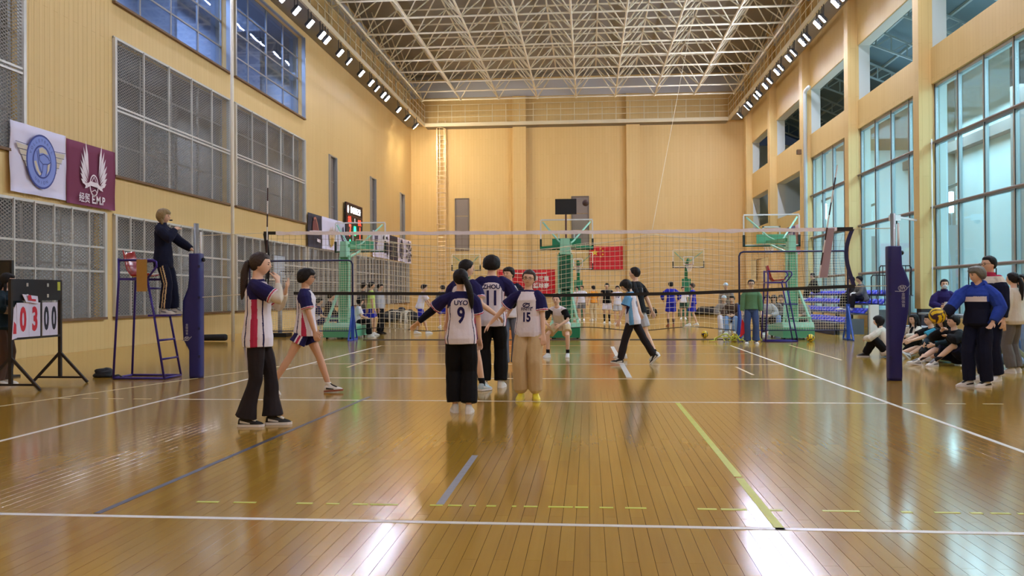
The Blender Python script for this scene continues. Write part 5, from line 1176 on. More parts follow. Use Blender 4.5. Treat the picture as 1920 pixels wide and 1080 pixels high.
        if top.get('highcol'): g.loft([ell(N-up*.03, rt, fws, .085, .08, 14), ell(N+up*.05, rt, fws, .072, .072, 14)])
        for sg in (-1, 1):
            a0, e, w = A[sg]; sl = top['sleeve'] if not isinstance(top['sleeve'], tuple) else top['sleeve'][0 if sg < 0 else 1]; am = .047 if male else .041; q = top['sm']
            if sl <= 1: limb(g, [a0-rt*sg*.045, a0.lerp(e, .3*sl), a0.lerp(e, sl)], [am+q*.5, am+q*.85, am+q*1.2], True)
            else: limb(g, [a0-rt*sg*.045, a0.lerp(e, .4), e, e.lerp(w, (sl-1)*.5), e.lerp(w, sl-1)], [am+q*.6, am+q, am*.85+q, am*.75+q, am*.62+q*.7], True)
        me = solid(g, 'shirt', (.0062 if top['pat'] else .0085) if fine else .014, 2, None if (top['pat'] or not fine) else .5, top['wr'] if fine else 0, seed)
        for m_ in top['mats']: me.materials.append(m_)
        if top['pat']:
            idx = []; J = [(sg, A[sg]) for sg in (-1, 1)]
            for pl in me.polygons:
                c_ = pl.center; d = c_-P; f = d.dot(up)/.505; q = min(1, max(0, f)); r_ = rt0.lerp(rt, q); f_ = fw.lerp(fws, q); u = d.dot(r_); v = d.dot(f_); arm = None
                for sg, (a0, e, w) in J:
                    ax1 = e-a0; l1 = ax1.length; s1 = (c_-a0).dot(ax1)/l1/l1; ds = ((c_-a0)-ax1*s1).length
                    ax2 = w-e; l2 = ax2.length; s2 = (c_-e).dot(ax2)/l2/l2; ds2 = ((c_-e)-ax2*s2).length
                    if s1 > .12 and ds < .098 and u*sg > .12*min(1, .6+s1) and (arm is None): arm = (sg, s1 if s1 < 1 else 1+max(0, s2))
                    if arm is None and 0 < s2 < 1.1 and ds2 < .085 and top['sleeve'] != .8 and not (isinstance(top['sleeve'], float) and top['sleeve'] <= 1): arm = (sg, 1+s2)
                idx.append(top['pat'](f, u, v, arm))
            me.polygons.foreach_set('material_index', idx)
        sh = put(top.get('name', 'shirt'), me, t)
        if top.get('text'):
            bv = BVHTree.FromPolygons([v.co for v in me.vertices], [tuple(p_.vertices) for p_ in me.polygons])
            for (body_, size, f, front, m_, wd, bo) in top['text']:
                q = f; r_ = rt0.lerp(rt, q).normalized(); f_ = fw.lerp(fws, q).normalized(); o = P+up*(.505*f); mt = MB(); uu = -r_ if front else r_
                if body_ == 'LOGO':
                    ring2d(mt, 0, 0, .042, .026, .012, o+uu*.0, uu, up); line2d(mt, [(-.04, -.02), (.0, .01), (.05, .025)], .012, o, uu, up); flat_poly(mt, [(.055, -.03), (.09, -.02), (.075, -.045)], o, uu, up)
                else: lettering(mt, body_, size, o, uu, up, width=wd, bold=bo)
                dr = f_ if front else -f_; nv_ = []
                for vv in mt.v:
                    p_ = Vector(vv)+dr*.35; hit = bv.ray_cast(p_, -dr); nv_.append(tuple((hit[0] if hit[0] else Vector(vv)+dr*.13)+dr*.0055))
                mt.v = nv_; mt.build('print', m_, sh)
        if top.get('inner'):     # a long-sleeved layer showing below short sleeves
            g = MB()
            for sg in (-1, 1):
                if sg in top['inner'][1]:
                    a0, e, w = A[sg]; am = .047 if male else .041; limb(g, [a0.lerp(e, .3), a0.lerp(e, .7), e, e.lerp(w, .5), e.lerp(w, top['inner'][2])], [am+.012, am+.013, am*.85+.014, am*.8+.013, am*.62+.011], True)
            me = solid(g, 'sleeve', .010, 1, .6, .003 if fine else 0, seed+1); me.materials.append(top['inner'][0]); put('under_sleeve', me, sh)
    # ---- bottom garment
    if bot:
        bot = dict(dict(kind='trousers', mat=F_BLACK, w=(.105, .092, .075, .085), rise=.05, wr=.004, pat=None, mats=None, end=.97), **bot); g = MB(); tw_ = bot['w']
        g.loft([ell(*tor(.16, .15, .108), 16), ell(*tor(.02, .164, .120, -.004), 16), ell(*tor(-.10, .162, .118, -.004), 16), ell(*tor(-.19, .12, .09), 16)])
        for sg in (-1, 1):
            hp_, kn, an = L[sg]
            if bot['kind'] == 'trousers':
                end = kn.lerp(an, bot['end']); 
                limb(g, [hp_, hp_.lerp(kn, .5), kn, kn.lerp(an, .5), end], [min(.088, tw_[0]*.9), tw_[0]*.88, tw_[1]*.86, tw_[2], tw_[3]], True) if bot.get('cuff') is None else limb(g, [hp_, hp_.lerp(kn, .5), kn, kn.lerp(an, .55), kn.lerp(an, .86), end], [min(.088, tw_[0]*.9), tw_[0]*.9, tw_[1]*.9, tw_[2], tw_[3], bot['cuff']], True)
            else: limb(g, [hp_, hp_.lerp(kn, .4), hp_.lerp(kn, bot.get('len', .72))], [.09, tw_[0]*.92, tw_[0]*1.0], True)
        me = solid(g, bot['kind'], .009 if fine else .014, 2, None if bot['pat'] else (.45 if fine else .8), bot['wr'] if fine else 0, seed+2)
        for m_ in (bot['mats'] or [bot['mat']]): me.materials.append(m_)
        if bot['pat']:
            idx = []
            for pl in me.polygons:
                c_ = pl.center; sg = -1 if (c_-P).dot(rt0) < 0 else 1; hp_, kn, an = L[sg]; ax1 = kn-hp_ if (c_-kn).dot(an-kn) < 0 else an-kn; o_ = hp_ if (c_-kn).dot(an-kn) < 0 else kn; q = c_-o_; q -= ax1*(q.dot(ax1)/ax1.length_squared); q = q.normalized() if q.length > 1e-6 else q
                idx.append(bot['pat'](q.dot(rt0*sg), q.dot(fw)))
            me.polygons.foreach_set('material_index', idx)
        put(bot['kind'], me, t)
    # ---- socks, shoes
    for n_, sg in ((0, -1), (1, 1)):
        hp_, kn, an = L[sg]; fd = Matrix.Rotation(R(ps['fy'][n_]), 3, 'Z') @ Matrix.Rotation(R(ps['fp'][n_]), 3, 'X'); X_, Z_ = fd @ Vector((1, 0, 0)), fd @ Vector((0, 0, 1))
        if sock:
            g = MB(); q0 = an.lerp(kn, sock[1]); g.loft([ell(an.lerp(kn, -.05+(sock[1]+.05)*f), Vector((1, 0, 0)), Vector((0, 1, 0)), r_, r_, 12) for f, r_ in ((0, .038), (.3, .040), (.7, .041 if sock[1] < .3 else .056), (1, .043 if sock[1] < .3 else .060))]); g.build('sock', sock[0], t, True)
        sec = [(-.068, -.066, .020, .016), (-.060, -.045, .032, .038), (-.03, -.030, .037, .052), (.0, -.018, .040, .064), (.035, -.034, .041, .048), (.08, -.050, .045, .034), (.13, -.058, .044, .026), (.165, -.064, .034, .019), (.182, -.070, .016, .012)]
        rings = [[p_ if (p_-(an+fd @ Vector((0, o, 0)))).dot(Z_) > -.078 else p_+Z_*(-.078-(p_-(an+fd @ Vector((0, o, 0)))).dot(Z_)) for p_ in ell(an+fd @ Vector((0, o, zz)), X_, Z_, rx, rz, 14, .85)] for o, zz, rx, rz in sec]
        so = MB().loft(rings).build('shoe', shoes[0], t, True)
        srg = []
        for o, w_ in ((-.074, .018), (-.062, .034), (-.02, .040), (.04, .043), (.10, .048), (.15, .044), (.178, .028), (.19, .012)): srg.append([an+fd @ Vector((sx*w_, o, zz)) for sx, zz in ((-1, -.084), (1, -.084), (1.02, -.060), (-1.02, -.060))])
        MB().loft(srg).build('sole', shoes[1], so)
        if len(shoes) > 2 and fine:
            m_ = MB(); m_.loft([[an+fd @ Vector((sx, o, zz+.004)) for sx in (-w_, 0, w_)]+[an+fd @ Vector((sx, o, zz-.012)) for sx in (w_, 0, -w_)] for o, zz, w_ in ((.02, .034, .026), (.05, .008, .03), (.085, -.012, .032), (.11, -.026, .028))]); m_.build('tongue', shoes[2], so, True)
            for sx in (-1, 1): m_ = MB(); m_.loft([[an+fd @ Vector((sx*.043, o, z0)), an+fd @ Vector((sx*.043, o, z1)), an+fd @ Vector((sx*.0465, o, z1)), an+fd @ Vector((sx*.0465, o, z0))] for o, z0, z1 in ((-.04, -.045, -.02), (.0, -.05, -.03), (.06, -.055, -.045))]); m_.build('side_flash', shoes[2], so)
    if extra: extra(t, dict(H4=H4, HB=HB, A=A, L=L, N=N, up=up, rt=rt, fw=fws, P=P))
    return t

def glasses(t, k, m=None):
    g = MB(); H4 = k['H4']
    for s in (-1, 1): g.tube([H4 @ Vector((s*.033+.023*math.cos(2*PI*i/14), .103, .001+.017*math.sin(2*PI*i/14))) for i in range(15)], .0022, 5, cap=False); g.tube([H4 @ Vector((s*.056, .102, .006)), H4 @ Vector((s*.074, .06, .008)), H4 @ Vector((s*.078, -.005, .004))], .0022, 5)
    g.tube([H4 @ Vector((-.011, .104, .004)), H4 @ Vector((.011, .104, .004))], .0022, 5); g.build('glasses', m or M_GLS, t, True)
def mask(t, k):
    g = MB(); H4 = k['H4']; rg = []
    for z_, w_, y_ in ((-.015, .03, .112), (-.04, .058, .108), (-.075, .06, .10), (-.10, .04, .092)): rg.append([H4 @ Vector((w_*math.sin(a), y_-.05*(1-math.cos(a)), z_)) for a in [(-1+i/4)*1.2 for i in range(9)]]+[H4 @ Vector((w_*.95*math.sin(a), y_-.006-.05*(1-math.cos(a)), z_)) for a in [(1-i/4)*1.2 for i in range(9)]])
    g.loft(rg).build('mask', M_MASK, t, True)

# team shirt: white body, navy raglan shoulders, crimson side panel between thin navy lines, striped cuffs
def jersey(f, u, v, arm):
    if arm:
        s_ = arm[1]
        return 1 if s_ < .685 else (0 if s_ < .712 else (2 if s_ < .757 else 0))
    a = abs(u)
    if f > .97: return 1
    yk = .80 if v < 0 else .93
    if f > yk-.0 and v < 0 and a < .105: return 1 if f > .85 else (1 if f > .80+.05*(1-(a/.105)**4) else 0)
    if f > .62 and a > .088+(.06*max(0, (.86-f)/.24) if v < 0 else .07*max(0, (.93-f)/.31)): return 1
    if f <= .66 or a > .1:
        ph = math.degrees(math.atan2(v, a))
        if abs(ph) < 11: return 2
        if 27 < abs(ph) < 32: return 1
    return 0
J_M = [F_WHITE, F_NAVY, F_RED]
def jtop(**k): return dict(dict(mats=J_M, pat=jersey, sleeve=.78, sm=.034, hemw=.022, name='jersey'), **k)
BK = lambda name, num: [(name, .078, .74, False, F_NAVY, 1.0, .002), (num, .26, .44, False, F_NAVY, .72, .008)]

# ------------------------------------------------------------------ players
person('player in white and navy jersey with ponytail and flared black trousers, hand at her face', -3.36, 9.0, -82, 1.755,
    dict(la=(-.06, .26, 1.33), ra=(.03, .20, 1.42), le=(-.4, .5, -1), re=(.7, .6, -1), head=(0, -4, 0), lf=(-.05, .13, .085), rf=(.07, -.11, .085), fy=(4, -6), curl=(15, 30), tail=.0, palm=(.5, .8, .3), thumb=(-.3, -.2, 1)),
    jtop(hem=-.30, hemw=.03, inner=(F_CREAM, (-1, 1), .82)), dict(mat=F_CHAR, w=(.098, .080, .074, .108), end=.99), ('pony', M_HAIRB), (S_BLACK, S_SOLE, S_WHITE), male=False, skin=0)
person('player with black bowl hair, glasses and navy shorts walking to the right', -3.80, 11.95, -80, 1.70,
    dict(pel=(0, 0, .90), la=(-.24, .12, .80), ra=(.22, .16, .78), lf=(-.09, .30, .085), rf=(.09, -.42, .15), fp=(4, -38), head=(0, 0, 0), rk=(.1, 1, .1), fy=(3, -4)),
    jtop(hem=-.24, hemw=.035, text=[('11', .21, .47, False, F_NAVY, .95, .008)]), dict(kind='shorts', mats=[F_NAVY, F_WHITE, F_RED], w=(.112, .1, .1, .1), len=.52, pat=lambda u, v: (2 if abs(v) < .14 else 1) if (u > 0 and abs(v) < .32) else 0), ('bowl', None), (S_WHITE, S_RUST, S_BLACK), skin=1, sock=(S_WHITE, .12), extra=glasses)
person('player numbered 9 seen from behind with long ponytail and wide black trousers', -1.42, 10.06, 8, 1.60,
    dict(la=(-.60, .30, 1.0), ra=(.23, .14, .82), le=(-.5, -.6, -.8), lf=(-.075, .03, .085), rf=(.085, -.08, .085), fy=(8, -10), fp=(0, 0), head=(12, 0, 0), tail=.09, curl=(14, 22), palm=(.2, .1, 1), thumb=(0, 1, .3)),
    jtop(hem=-.22, hemw=.026, text=BK('UYO', '9'), inner=(F_INK, (-1,), .9)), dict(mat=F_BLACK, w=(.12, .108, .104, .098), end=.90), ('pony', None), (S_WHITE, S_SOLE), male=False)
person('player in shorts half hidden behind number 9, reaching across to the right', -1.72, 12.35, -18, 1.80,
    dict(la=(-.34, .22, .88), ra=(.43, .08, .99), re=(.1, -.7, -.8), lf=(-.16, .16, .085), rf=(.24, .08, .085), head=(-28, -6, 0), lean=6, twist=-8, palm=(0, .2, 1), thumb=(0, 1, .3)),
    jtop(hem=-.2), dict(kind='shorts', mat=F_NAVY, w=(.115, .1, .1, .1)), ('neat', None), (S_PALE, S_SOLE, S_WHITE), sock=(F_BLACK, .2))
person('tall player numbered 11 seen from behind in straight black trousers', -1.36, 12.75, 4, 1.86,
    dict(la=(-.20, .22, .95), ra=(.22, .26, .98), re=(1, -.5, -.2), lf=(-.10, -.02, .085), rf=(.11, .02, .085), head=(4, -2, 0)),
    jtop(hem=-.26, hemw=.02, text=BK('ZHOU', '11'), inner=(F_BLACK, (1,), .55)), dict(mat=F_BLACK, w=(.112, .098, .095, .088)), ('bowl', None), (S_WHITE, S_SOLE))
person('player numbered 15 facing the camera in beige trousers and yellow shoes', -.75, 11.38, 170, 1.62,
    dict(la=(-.22, .08, .79), ra=(.56, -.02, .97), re=(.7, -.4, -.6), lf=(-.095, .03, .085), rf=(.095, .05, .085), fy=(22, 2), head=(4, 0, -6), curl=(18, 12), palm=(.1, .3, 1), thumb=(0, 1, .3)),
    jtop(hem=-.20, hemw=.026, text=[('LOGO', .1, .62, True, F_NAVY, 1, 0), ('FINITE', .055, .515, True, F_NAVY, .9, .001), ('15', .165, .30, True, F_NAVY, .72, .006)]), dict(mat=F_BEIGE, w=(.12, .11, .10, .098), end=.98, cuff=.058), ('pony', M_HAIRB), (S_YEL, mat('sole_yellow', (236, 214, 90), .6)), male=False, extra=glasses)
person('player in grey jeans behind number 11, looking to the right', -1.42, 16.3, 195, 1.80,
    dict(la=(-.24, .1, .80), ra=(.22, .16, .82), head=(-44, 0, 0), lf=(-.1, .02, .085), rf=(.1, .06, .085)),
    dict(mats=[F_WHITE, F_INK], pat=lambda f, u, v, a: 1 if (a and a[1] < .9) or f > .93 or (f > .68 and abs(u) > .09+.07*(.93-f)/.25) else 0, sleeve=.8, hem=-.15, name='jersey'), dict(mat=F_JEAN, w=(.105, .09, .082, .09)), ('short', None), (S_WHITE, S_SOLE), group=None)
person('crouching player with hair bun and black sleeve behind the net', -.62, 19.0, 165, 1.62,
    dict(pel=(0, -.22, .72), lean=42, la=(-.14, .38, .72), ra=(.14, .38, .72), lf=(-.2, .0, .085), rf=(.22, .1, .085), head=(0, 22, 0), lk=(-.4, 1, 0), rk=(.4, 1, 0)),
    dict(mats=[F_WHITE, F_BLACK], pat=lambda f, u, v, a: 1 if (a and a[1] < .95) else 0, sleeve=.85), dict(kind='shorts', mat=F_BEIGE, w=(.115, .1, .1, .1), len=.8), ('bun', None), (S_WHITE, S_SOLE), male=False, sock=(F_BLACK, .22))
person('man in black T-shirt and shorts walking left beyond the net', .98, 18.2, 62, 1.84,
    dict(lean=5, la=(-.27, -.18, .86), ra=(.30, -.20, .80), lf=(-.1, .26, .085), rf=(.1, -.30, .13), fp=(0, -25), head=(0, 4, 0)),
    dict(mats=[F_BLACK, F_WHITE], sleeve=.85, sm=.04, hem=-.14, pat=lambda f, u, v, a: 1 if (not a and .62 < f < .78 and .02 < u < .035 and v < 0) else 0), dict(kind='shorts', mat=F_LGREY, w=(.118, .1, .1, .1), len=.75), ('neat', None), (S_WHITE, S_SOLE), sock=(F_BLACK, .2))
person('player in light blue and white jersey walking left with head down', .82, 17.05, 78, 1.60,
    dict(lean=6, la=(-.2, .24, .84), ra=(.2, .10, .80), lf=(-.08, .24, .085), rf=(.08, -.42, .16), fp=(6, -42), head=(10, -30, 0)),
    dict(mats=[F_WHITE, F_SKY, F_NAVY], hem=-.28, hemw=.03, sleeve=.8, sm=.036, pat=lambda f, u, v, a: (2 if a[1] > .74 else 1) if a else (1 if abs(math.degrees(math.atan2(v, abs(u)+1e-6))) < 14 or f > .9 else 0), name='jersey', text=[('15', .16, .5, False, F_NAVY, .95, .004)]),
    dict(mat=F_CHAR, w=(.10, .088, .076, .074), end=.96), ('bob', None), (S_BLACK, S_SOLE, S_WHITE), male=False)
def flag_extra(t, k):
    w = k['A'][1][2]; MB().tube([w+Vector((0, 0, .08)), w+Vector((-.03, .02, -.55))], .009, 6).build('flag_stick', M_WHITE, t)
    MB().loft([[w+Vector((-.005, .01, -.2)), w+Vector((.005, .02, -.2)), w+Vector((.005, .02, -.19)), w+Vector((-.005, .01, -.19))], [w+Vector((-.16, -.02, -.5)), w+Vector((-.15, .05, -.5)), w+Vector((.06, .06, -.68)), w+Vector((.03, .0, -.68))]]).build('flag_cloth', M_FLAG, t)
    glasses(t, k)
person('line judge in sage green sweater and jeans holding a red flag', 4.22, 24.0, 172, 1.66, dict(la=(-.25, .05, .80), ra=(.25, .05, .82), lf=(-.11, .02, .085), rf=(.11, .02, .085)),
    dict(mats=[F_GREEN], sleeve=1.92, sm=.034, hem=-.02, hemw=.03), dict(mat=F_DENIM, w=(.108, .094, .09, .10)), ('neat', None), (S_WHITE, S_SOLE, S_BLACK), extra=flag_extra)
# referee on the stand, whistle in the mouth
def ref_extra(t, k):
    p = k['H4'] @ Vector((0, .125, -.055)); MB().tube([p-Vector((0, .03, 0)), p+Vector((0, .015, 0))], .012, 8).build('whistle', M_BLACK, t)
person('blond referee in dark jacket standing on the stand with a whistle', -6.86, 14.17, -86, 1.70,
    dict(la=(-.16, .40, 1.06), le=(-.5, -.4, -.8), ra=(.08, .22, 1.36), re=(1, .3, -1), lf=(-.08, .14, .085), rf=(.08, .05, .085), lean=-2, head=(0, -6, 0), curl=(28, 50), fy=(4, -14), palm=(0, .1, 1)),
    dict(mats=[F_INK], sleeve=1.95, sm=.038, hem=-.36, hemw=.024, name='jacket', highcol=True), dict(mats=[F_INK, F_BEIGE], w=(.108, .1, .092, .086), pat=lambda u, v: 1 if u > .55 and .12 < abs(v) < .34 else 0), ('bob', M_BLOND), (S_WHITE, S_SOLE, S_GREY), z=1.03, extra=ref_extra)
# spectators on the right
def ball_extra(t, k):
    a0, e, w = k['A'][1]; d = (w-e).normalized(); p = w+d*.115+Vector((.02, .07, .085)); rz = t.rotation_euler[2]; p = Matrix.Rotation(rz, 3, 'Z') @ (p*t.scale[0])+t.location
    volleyball('yellow and navy volleyball held out by the man in the blue hooded jacket', p, (.9, .5, 0), .112)
person('man with ash grey hair in blue and navy hooded jacket reaching for a ball', 5.40, 13.1, 138, 1.66,
    dict(la=(-.24, .14, .93), le=(-1, -.8, 0), ra=(.33, .36, 1.0), re=(1, -.3, -.8), lf=(-.11, .02, .085), rf=(.11, .06, .085), fy=(-30, -44), head=(-34, -4, 0), curl=(25, 22), palm=(.1, -.3, -1), thumb=(-1, .2, 0)),
    dict(mats=[F_ROYAL, F_INK, F_WHITE], sleeve=1.96, sm=.046, hem=-.12, hemw=.03, ease=.034, hood=True, name='hooded_jacket', pat=lambda f, u, v, a: (1 if (a and a[0] > 0 and a[1] > 1.35) else 0) if a else ((2 if v > 0 and abs(u) < .15 else 0) if .56 < f < .70 else (1 if f <= .56 else 0))),
    dict(mat=F_INK, w=(.122, .106, .094, .088)), ('bowl', M_ASH), (S_WHITE, S_SOLE, S_BLACK), extra=ball_extra)
person('tall man with glasses in navy jacket with cream and red shoulders', 5.94, 14.0, 118, 1.84, dict(la=(-.25, .06, .80), ra=(.25, .06, .80), head=(-10, 0, 0)),
    dict(mats=[F_INK, F_CREAM, F_RED], sleeve=1.95, sm=.04, hem=-.14, ease=.028, name='jacket', highcol=True, pat=lambda f, u, v, a: (1 if a[1] < .16 else 0) if a else (2 if f > .985 else (1 if f > .80 else 0))), dict(mat=F_INK, w=(.115, .1, .092, .088)), ('neat', None), (S_WHITE, S_SOLE), extra=glasses)
def cup(t, k): w = k['A'][-1][2]+Vector((.02, .09, .03)); MB().tube([w-Vector((0, 0, .04)), w+Vector((0, 0, .05))], [.028, .036], 12).build('paper_cup', M_WHITE, t); mask(t, k)
person('masked person in purple jacket holding a white cup by the glazing', 7.4, 19.6, 158, 1.58, dict(la=(-.06, .28, 1.12), ra=(.05, .26, 1.08), le=(-1, 0, -.6), re=(1, 0, -.6), head=(10, 0, 0), curl=(50, 50)),
    dict(mats=[F_PURP], sleeve=1.95, sm=.045, ease=.03, name='jacket', highcol=True), dict(mat=F_BLACK), ('pony', None), male=False, extra=cup)
person('woman with low ponytail in cream jacket, back to the camera, far right', 6.86, 15.3, 40, 1.62, dict(head=(0, 0, 0)), dict(mats=[F_CREAM], sleeve=1.9, sm=.04, ease=.03, hem=-.2, name='jacket'), dict(mat=F_GREY, w=(.11, .1, .095, .09)), ('pony', None), male=False)
person('woman in white top and light jeans at the right edge', 7.82, 17.1, 120, 1.62, dict(), dict(mats=[F_WHITE], sleeve=1.9, sm=.036, ease=.022, hem=-.08), dict(mat=F_LDEN, w=(.112, .1, .095, .1)), ('long', None), (S_PALE, S_SOLE), male=False)
SIT = dict(pel=(0, 0, .13), lean=-6, lf=(-.12, .68, .085), rf=(.12, .68, .085), lk=(-.5, 0, 1), rk=(.5, 0, 1), fp=(40, 40))
def sit(**k): d = dict(SIT); d.update(k); return d
person('woman with long black hair in white cardigan sitting on the floor behind the right post', 6.85, 19.6, 112, 1.62, sit(lean=8, la=(-.1, .42, .42), ra=(.12, .42, .42), lf=(-.1, .42, .085), rf=(.12, .45, .085), fp=(0, 0)), dict(mats=[F_CREAM, F_BLACK], sleeve=1.9, sm=.04, pat=lambda f, u, v, a: 1 if (not a and v > .06 and abs(u) < .045) else 0, name='cardigan'), dict(mat=F_BLACK), ('long', None), male=False)
person('young man in black and teal T-shirt sitting with arms stretched forward', 6.98, 18.7, 100, 1.72, sit(lean=22, la=(-.12, .66, .36), ra=(.12, .68, .34), le=(-.3, 0, -1), re=(.3, 0, -1), lf=(-.12, .72, .085), rf=(.12, .80, .085), head=(-10, 8, 0)), dict(mats=[F_TEAL, F_BLACK], sleeve=.85, sm=.036, pat=lambda f, u, v, a: 0 if a and a[0] < 0 or f < .55 else 1), dict(kind='shorts', mat=F_BLACK, w=(.115, .1, .1, .1), len=.85), ('short', None), (S_WHITE, S_SOLE, S_GREY), sock=(F_WHITE, .2))
person('smiling woman in dark teal top sitting cross-legged among the spectators', 6.76, 17.75, 105, 1.64, sit(lean=10, la=(-.14, .40, .34), ra=(.16, .40, .34), lf=(-.02, .40, .10), rf=(.05, .50, .085), lk=(-1, .1, .35), rk=(1, .1, .35), head=(-6, 4, 0), fp=(0, 0), fy=(-50, 40)), dict(mats=[F_DTEAL], sleeve=1.9, sm=.036), dict(mat=F_BLACK, w=(.108, .09, .075, .06), end=.7), ('bob', None), (S_WHITE, S_SOLE), male=False)
person('man in black jacket sitting with knees up, hand near his chin', 6.68, 16.95, 102, 1.72, sit(lean=14, la=(-.10, .30, .52), ra=(.06, .32, .62), re=(1, 0, -.6), lf=(-.12, .58, .085), rf=(.12, .74, .085), fp=(0, 10), head=(-4, 6, 0), curl=(30, 50)), dict(mats=[F_BLACK], sleeve=1.9, sm=.044, ease=.03, name='jacket'), dict(kind='shorts', mat=F_INK, w=(.12, .1, .1, .1), len=.9), ('short', None), (S_WHITE, S_SOLE, S_GREY), sock=(F_BLACK, .3))
person('person in cream jacket sitting half hidden by the right net post', 6.05, 19.0, 60, 1.62, sit(lean=16, la=(-.14, .42, .40), ra=(.14, .42, .40), lf=(-.1, .42, .085), rf=(.1, .46, .085), fp=(0, 0)), dict(mats=[F_CREAM], sleeve=1.9, sm=.04, ease=.026, name='jacket'), dict(mat=F_BLACK), ('bob', None), (S_BLACK, S_SOLE), male=False)
person('person in olive jacket and pale jeans hunched on the floor behind the tall man', 7.3, 16.15, 95, 1.64, sit(lean=38, la=(-.16, .42, .22), ra=(.16, .44, .22), lf=(-.12, .62, .085), rf=(.16, .72, .085), lk=(-.8, 0, .6), rk=(.9, 0, .5), head=(0, -14, 0), fp=(10, 10)), dict(mats=[F_OLIVE], sleeve=1.9, sm=.05, ease=.045, hood=True, name='jacket'), dict(mat=F_LDEN), ('short', None), (S_WHITE, S_SOLE))
person('scorekeeper with long dark hair turning the flip cards at the left edge', -8.80, 12.95, -80, 1.68, dict(lean=6, la=(-.12, .30, 1.16), ra=(.14, .28, 1.12), le=(-1, 0, -.6), re=(1, 0, -.6), head=(-4, -8, 0), curl=(40, 40)), dict(mats=[F_DTEAL, F_TAUPE], sleeve=1.9, sm=.04, ease=.024, name='jacket', pat=lambda f, u, v, a: 1 if a and a[1] > 1.2 else 0), dict(mat=F_BROWN, w=(.115, .1, .095, .09)), ('long', None), (S_WHITE, S_SOLE), male=False)

# ------------------------------------------------------------------ people beyond the net (smaller in the picture)
def far(label, px, py, Y, face, h=1.72, top=F_WHITE, bot=F_BLUE, shorts=True, pose=None, hair='short', shoes=(S_WHITE, S_SOLE), sleeve=.8, text=None, male=True, sock=None, skin=1, pat=None, mats=None, zz=0.0, hm=None, extra=None):
    p = gp(px, py) if Y is None else ay(px, py, Y)
    tp = dict(mats=mats or [top], pat=pat, sleeve=sleeve, sm=.036, hem=-.14, hemw=.024); 
    if text: tp['text'] = text
    return person(label, p.x, p.y, face, h, pose, tp, dict(kind='shorts' if shorts else 'trousers', mat=bot, w=(.115, .1, .092, .088), len=.8), (hair, hm), shoes, skin, False, zz, male, None, extra, sock)
far('player in white T-shirt and blue shorts leaning forward by the far left wall', 790, 626, None, -70, 1.72, pose=dict(lean=14, pel=(0, -.05, .90), la=(-.16, .34, .86), ra=(.18, .36, .84), lf=(-.1, .22, .085), rf=(.1, -.2, .10)))
far('player in dark vest and blue shorts standing by the ladder foot', 830, 560, 36, 20, 1.70, F_GREY, F_BLUE)
far('player in white jersey far off behind the timer stand, nearer the stand', 1082, 560, 47.5, 150, 1.70, F_WHITE, F_LGREY)
far('player in white jersey and grey shorts behind the timer stand', 1091, 560, 45, 165, 1.74, F_WHITE, F_GREY, text=[('7', .2, .6, True, F_NAVY, 1, .004)])
far('player in orange shirt and beige trousers on the far court', 1113, 560, 45.5, 30, 1.72, F_ORG, F_BEIGE, False, sleeve=.85, pose=dict(la=(-.3, .05, .85), ra=(.3, .05, .85)))
far('player in black vest, white shorts and black leggings facing the camera', 1138, 560, 40.5, 178, 1.78, F_BLACK, F_WHITE, sock=(F_BLACK, .8), sleeve=.25)
far('player in white jersey numbered 10 partly hidden beyond the net', 1158, 560, 40, 172, 1.66, F_WHITE, F_LGREY, text=[('10', .2, .6, True, F_NAVY, 1, .004)], sleeve=.4)
far('player in long blue kit seen from behind on the far court', 1258, 560, 36.7, 6, 1.78, F_BLUE, F_BLUE, sleeve=1.6, pose=dict(la=(-.26, .12, .95), ra=(.26, .12, .95)), sock=(F_BROWN, .5), shoes=(S_RUST, S_RUST))
far('small player in white shirt and dark shorts under the far glass hoop', 1281, 560, 47, 175, 1.66, F_WHITE, F_DGREEN)
far('player in blue kit with brown hair beside the one in long blue kit', 1299, 560, 37.5, 70, 1.72, F_BLUE, F_BLUE, sleeve=.3, hm=M_HAIRB, pose=dict(lf=(-.1, .12, .085), rf=(.1, -.14, .1)))
BENCH = dict(pel=(0, -.05, .47), lean=14, lf=(-.12, .40, .085), rf=(.12, .44, .085), lk=(-.2, .6, 1), rk=(.2, .6, 1), la=(-.1, .32, .60), ra=(.1, .34, .60))
def bench_seat(label, p, h=.42): return None
far('standing player in grey top and blue shorts in the waiting group', 681, 560, 29.6, -60, 1.72, F_GREY, F_BLUE)
far('player in lime top and blue shorts in the waiting group', 696, 560, 29.2, -75, 1.74, F_LIME, F_BLUE, pose=dict(lf=(-.1, .08, .085), rf=(.1, -.1, .085)))
far('standing man in pale grey jacket and black trousers in the waiting group', 712, 560, 30.4, -100, 1.70, F_LGREY, F_BLACK, False, sleeve=1.9, shoes=(S_BLACK, S_BLACK))
CH = mat('white_chair', (228, 226, 218), .5)
def chair(label, x, y, rz, z=.45):
    t = thing('plastic_chair', label, 'chair', (x, y, 0), R(rz)); MB().box(-.2, -.2, z-.03, .2, .2, z).build('seat', CH, t); MB().box(-.2, -.22, z, .2, -.19, z+.4).build('backrest', CH, t)
    for sx in (-.17, .17):
        for sy in (-.17, .17): MB().bar((sx, sy, 0), (sx, sy, z-.03), .035).build('leg', CH, t)
def far_sit(label, px, Y, face, **k):
    p = ay(px, 560, Y); a = R(face); chair('white plastic chair under the '+label.split(',')[0], p.x-math.sin(a)*(-.0)*1, p.y, face, .36); ps = dict(BENCH); ps.update(k.pop('pose', {})); ps['pel'] = (0, 0, .47); return far(label, px, 560, Y, face, pose=ps, **k)
far_sit('seated woman in white T-shirt, beside the blue net frame', 666, 28.0, -80, top=F_WHITE, bot=F_BLACK, shorts=False, hair='bob', male=False)
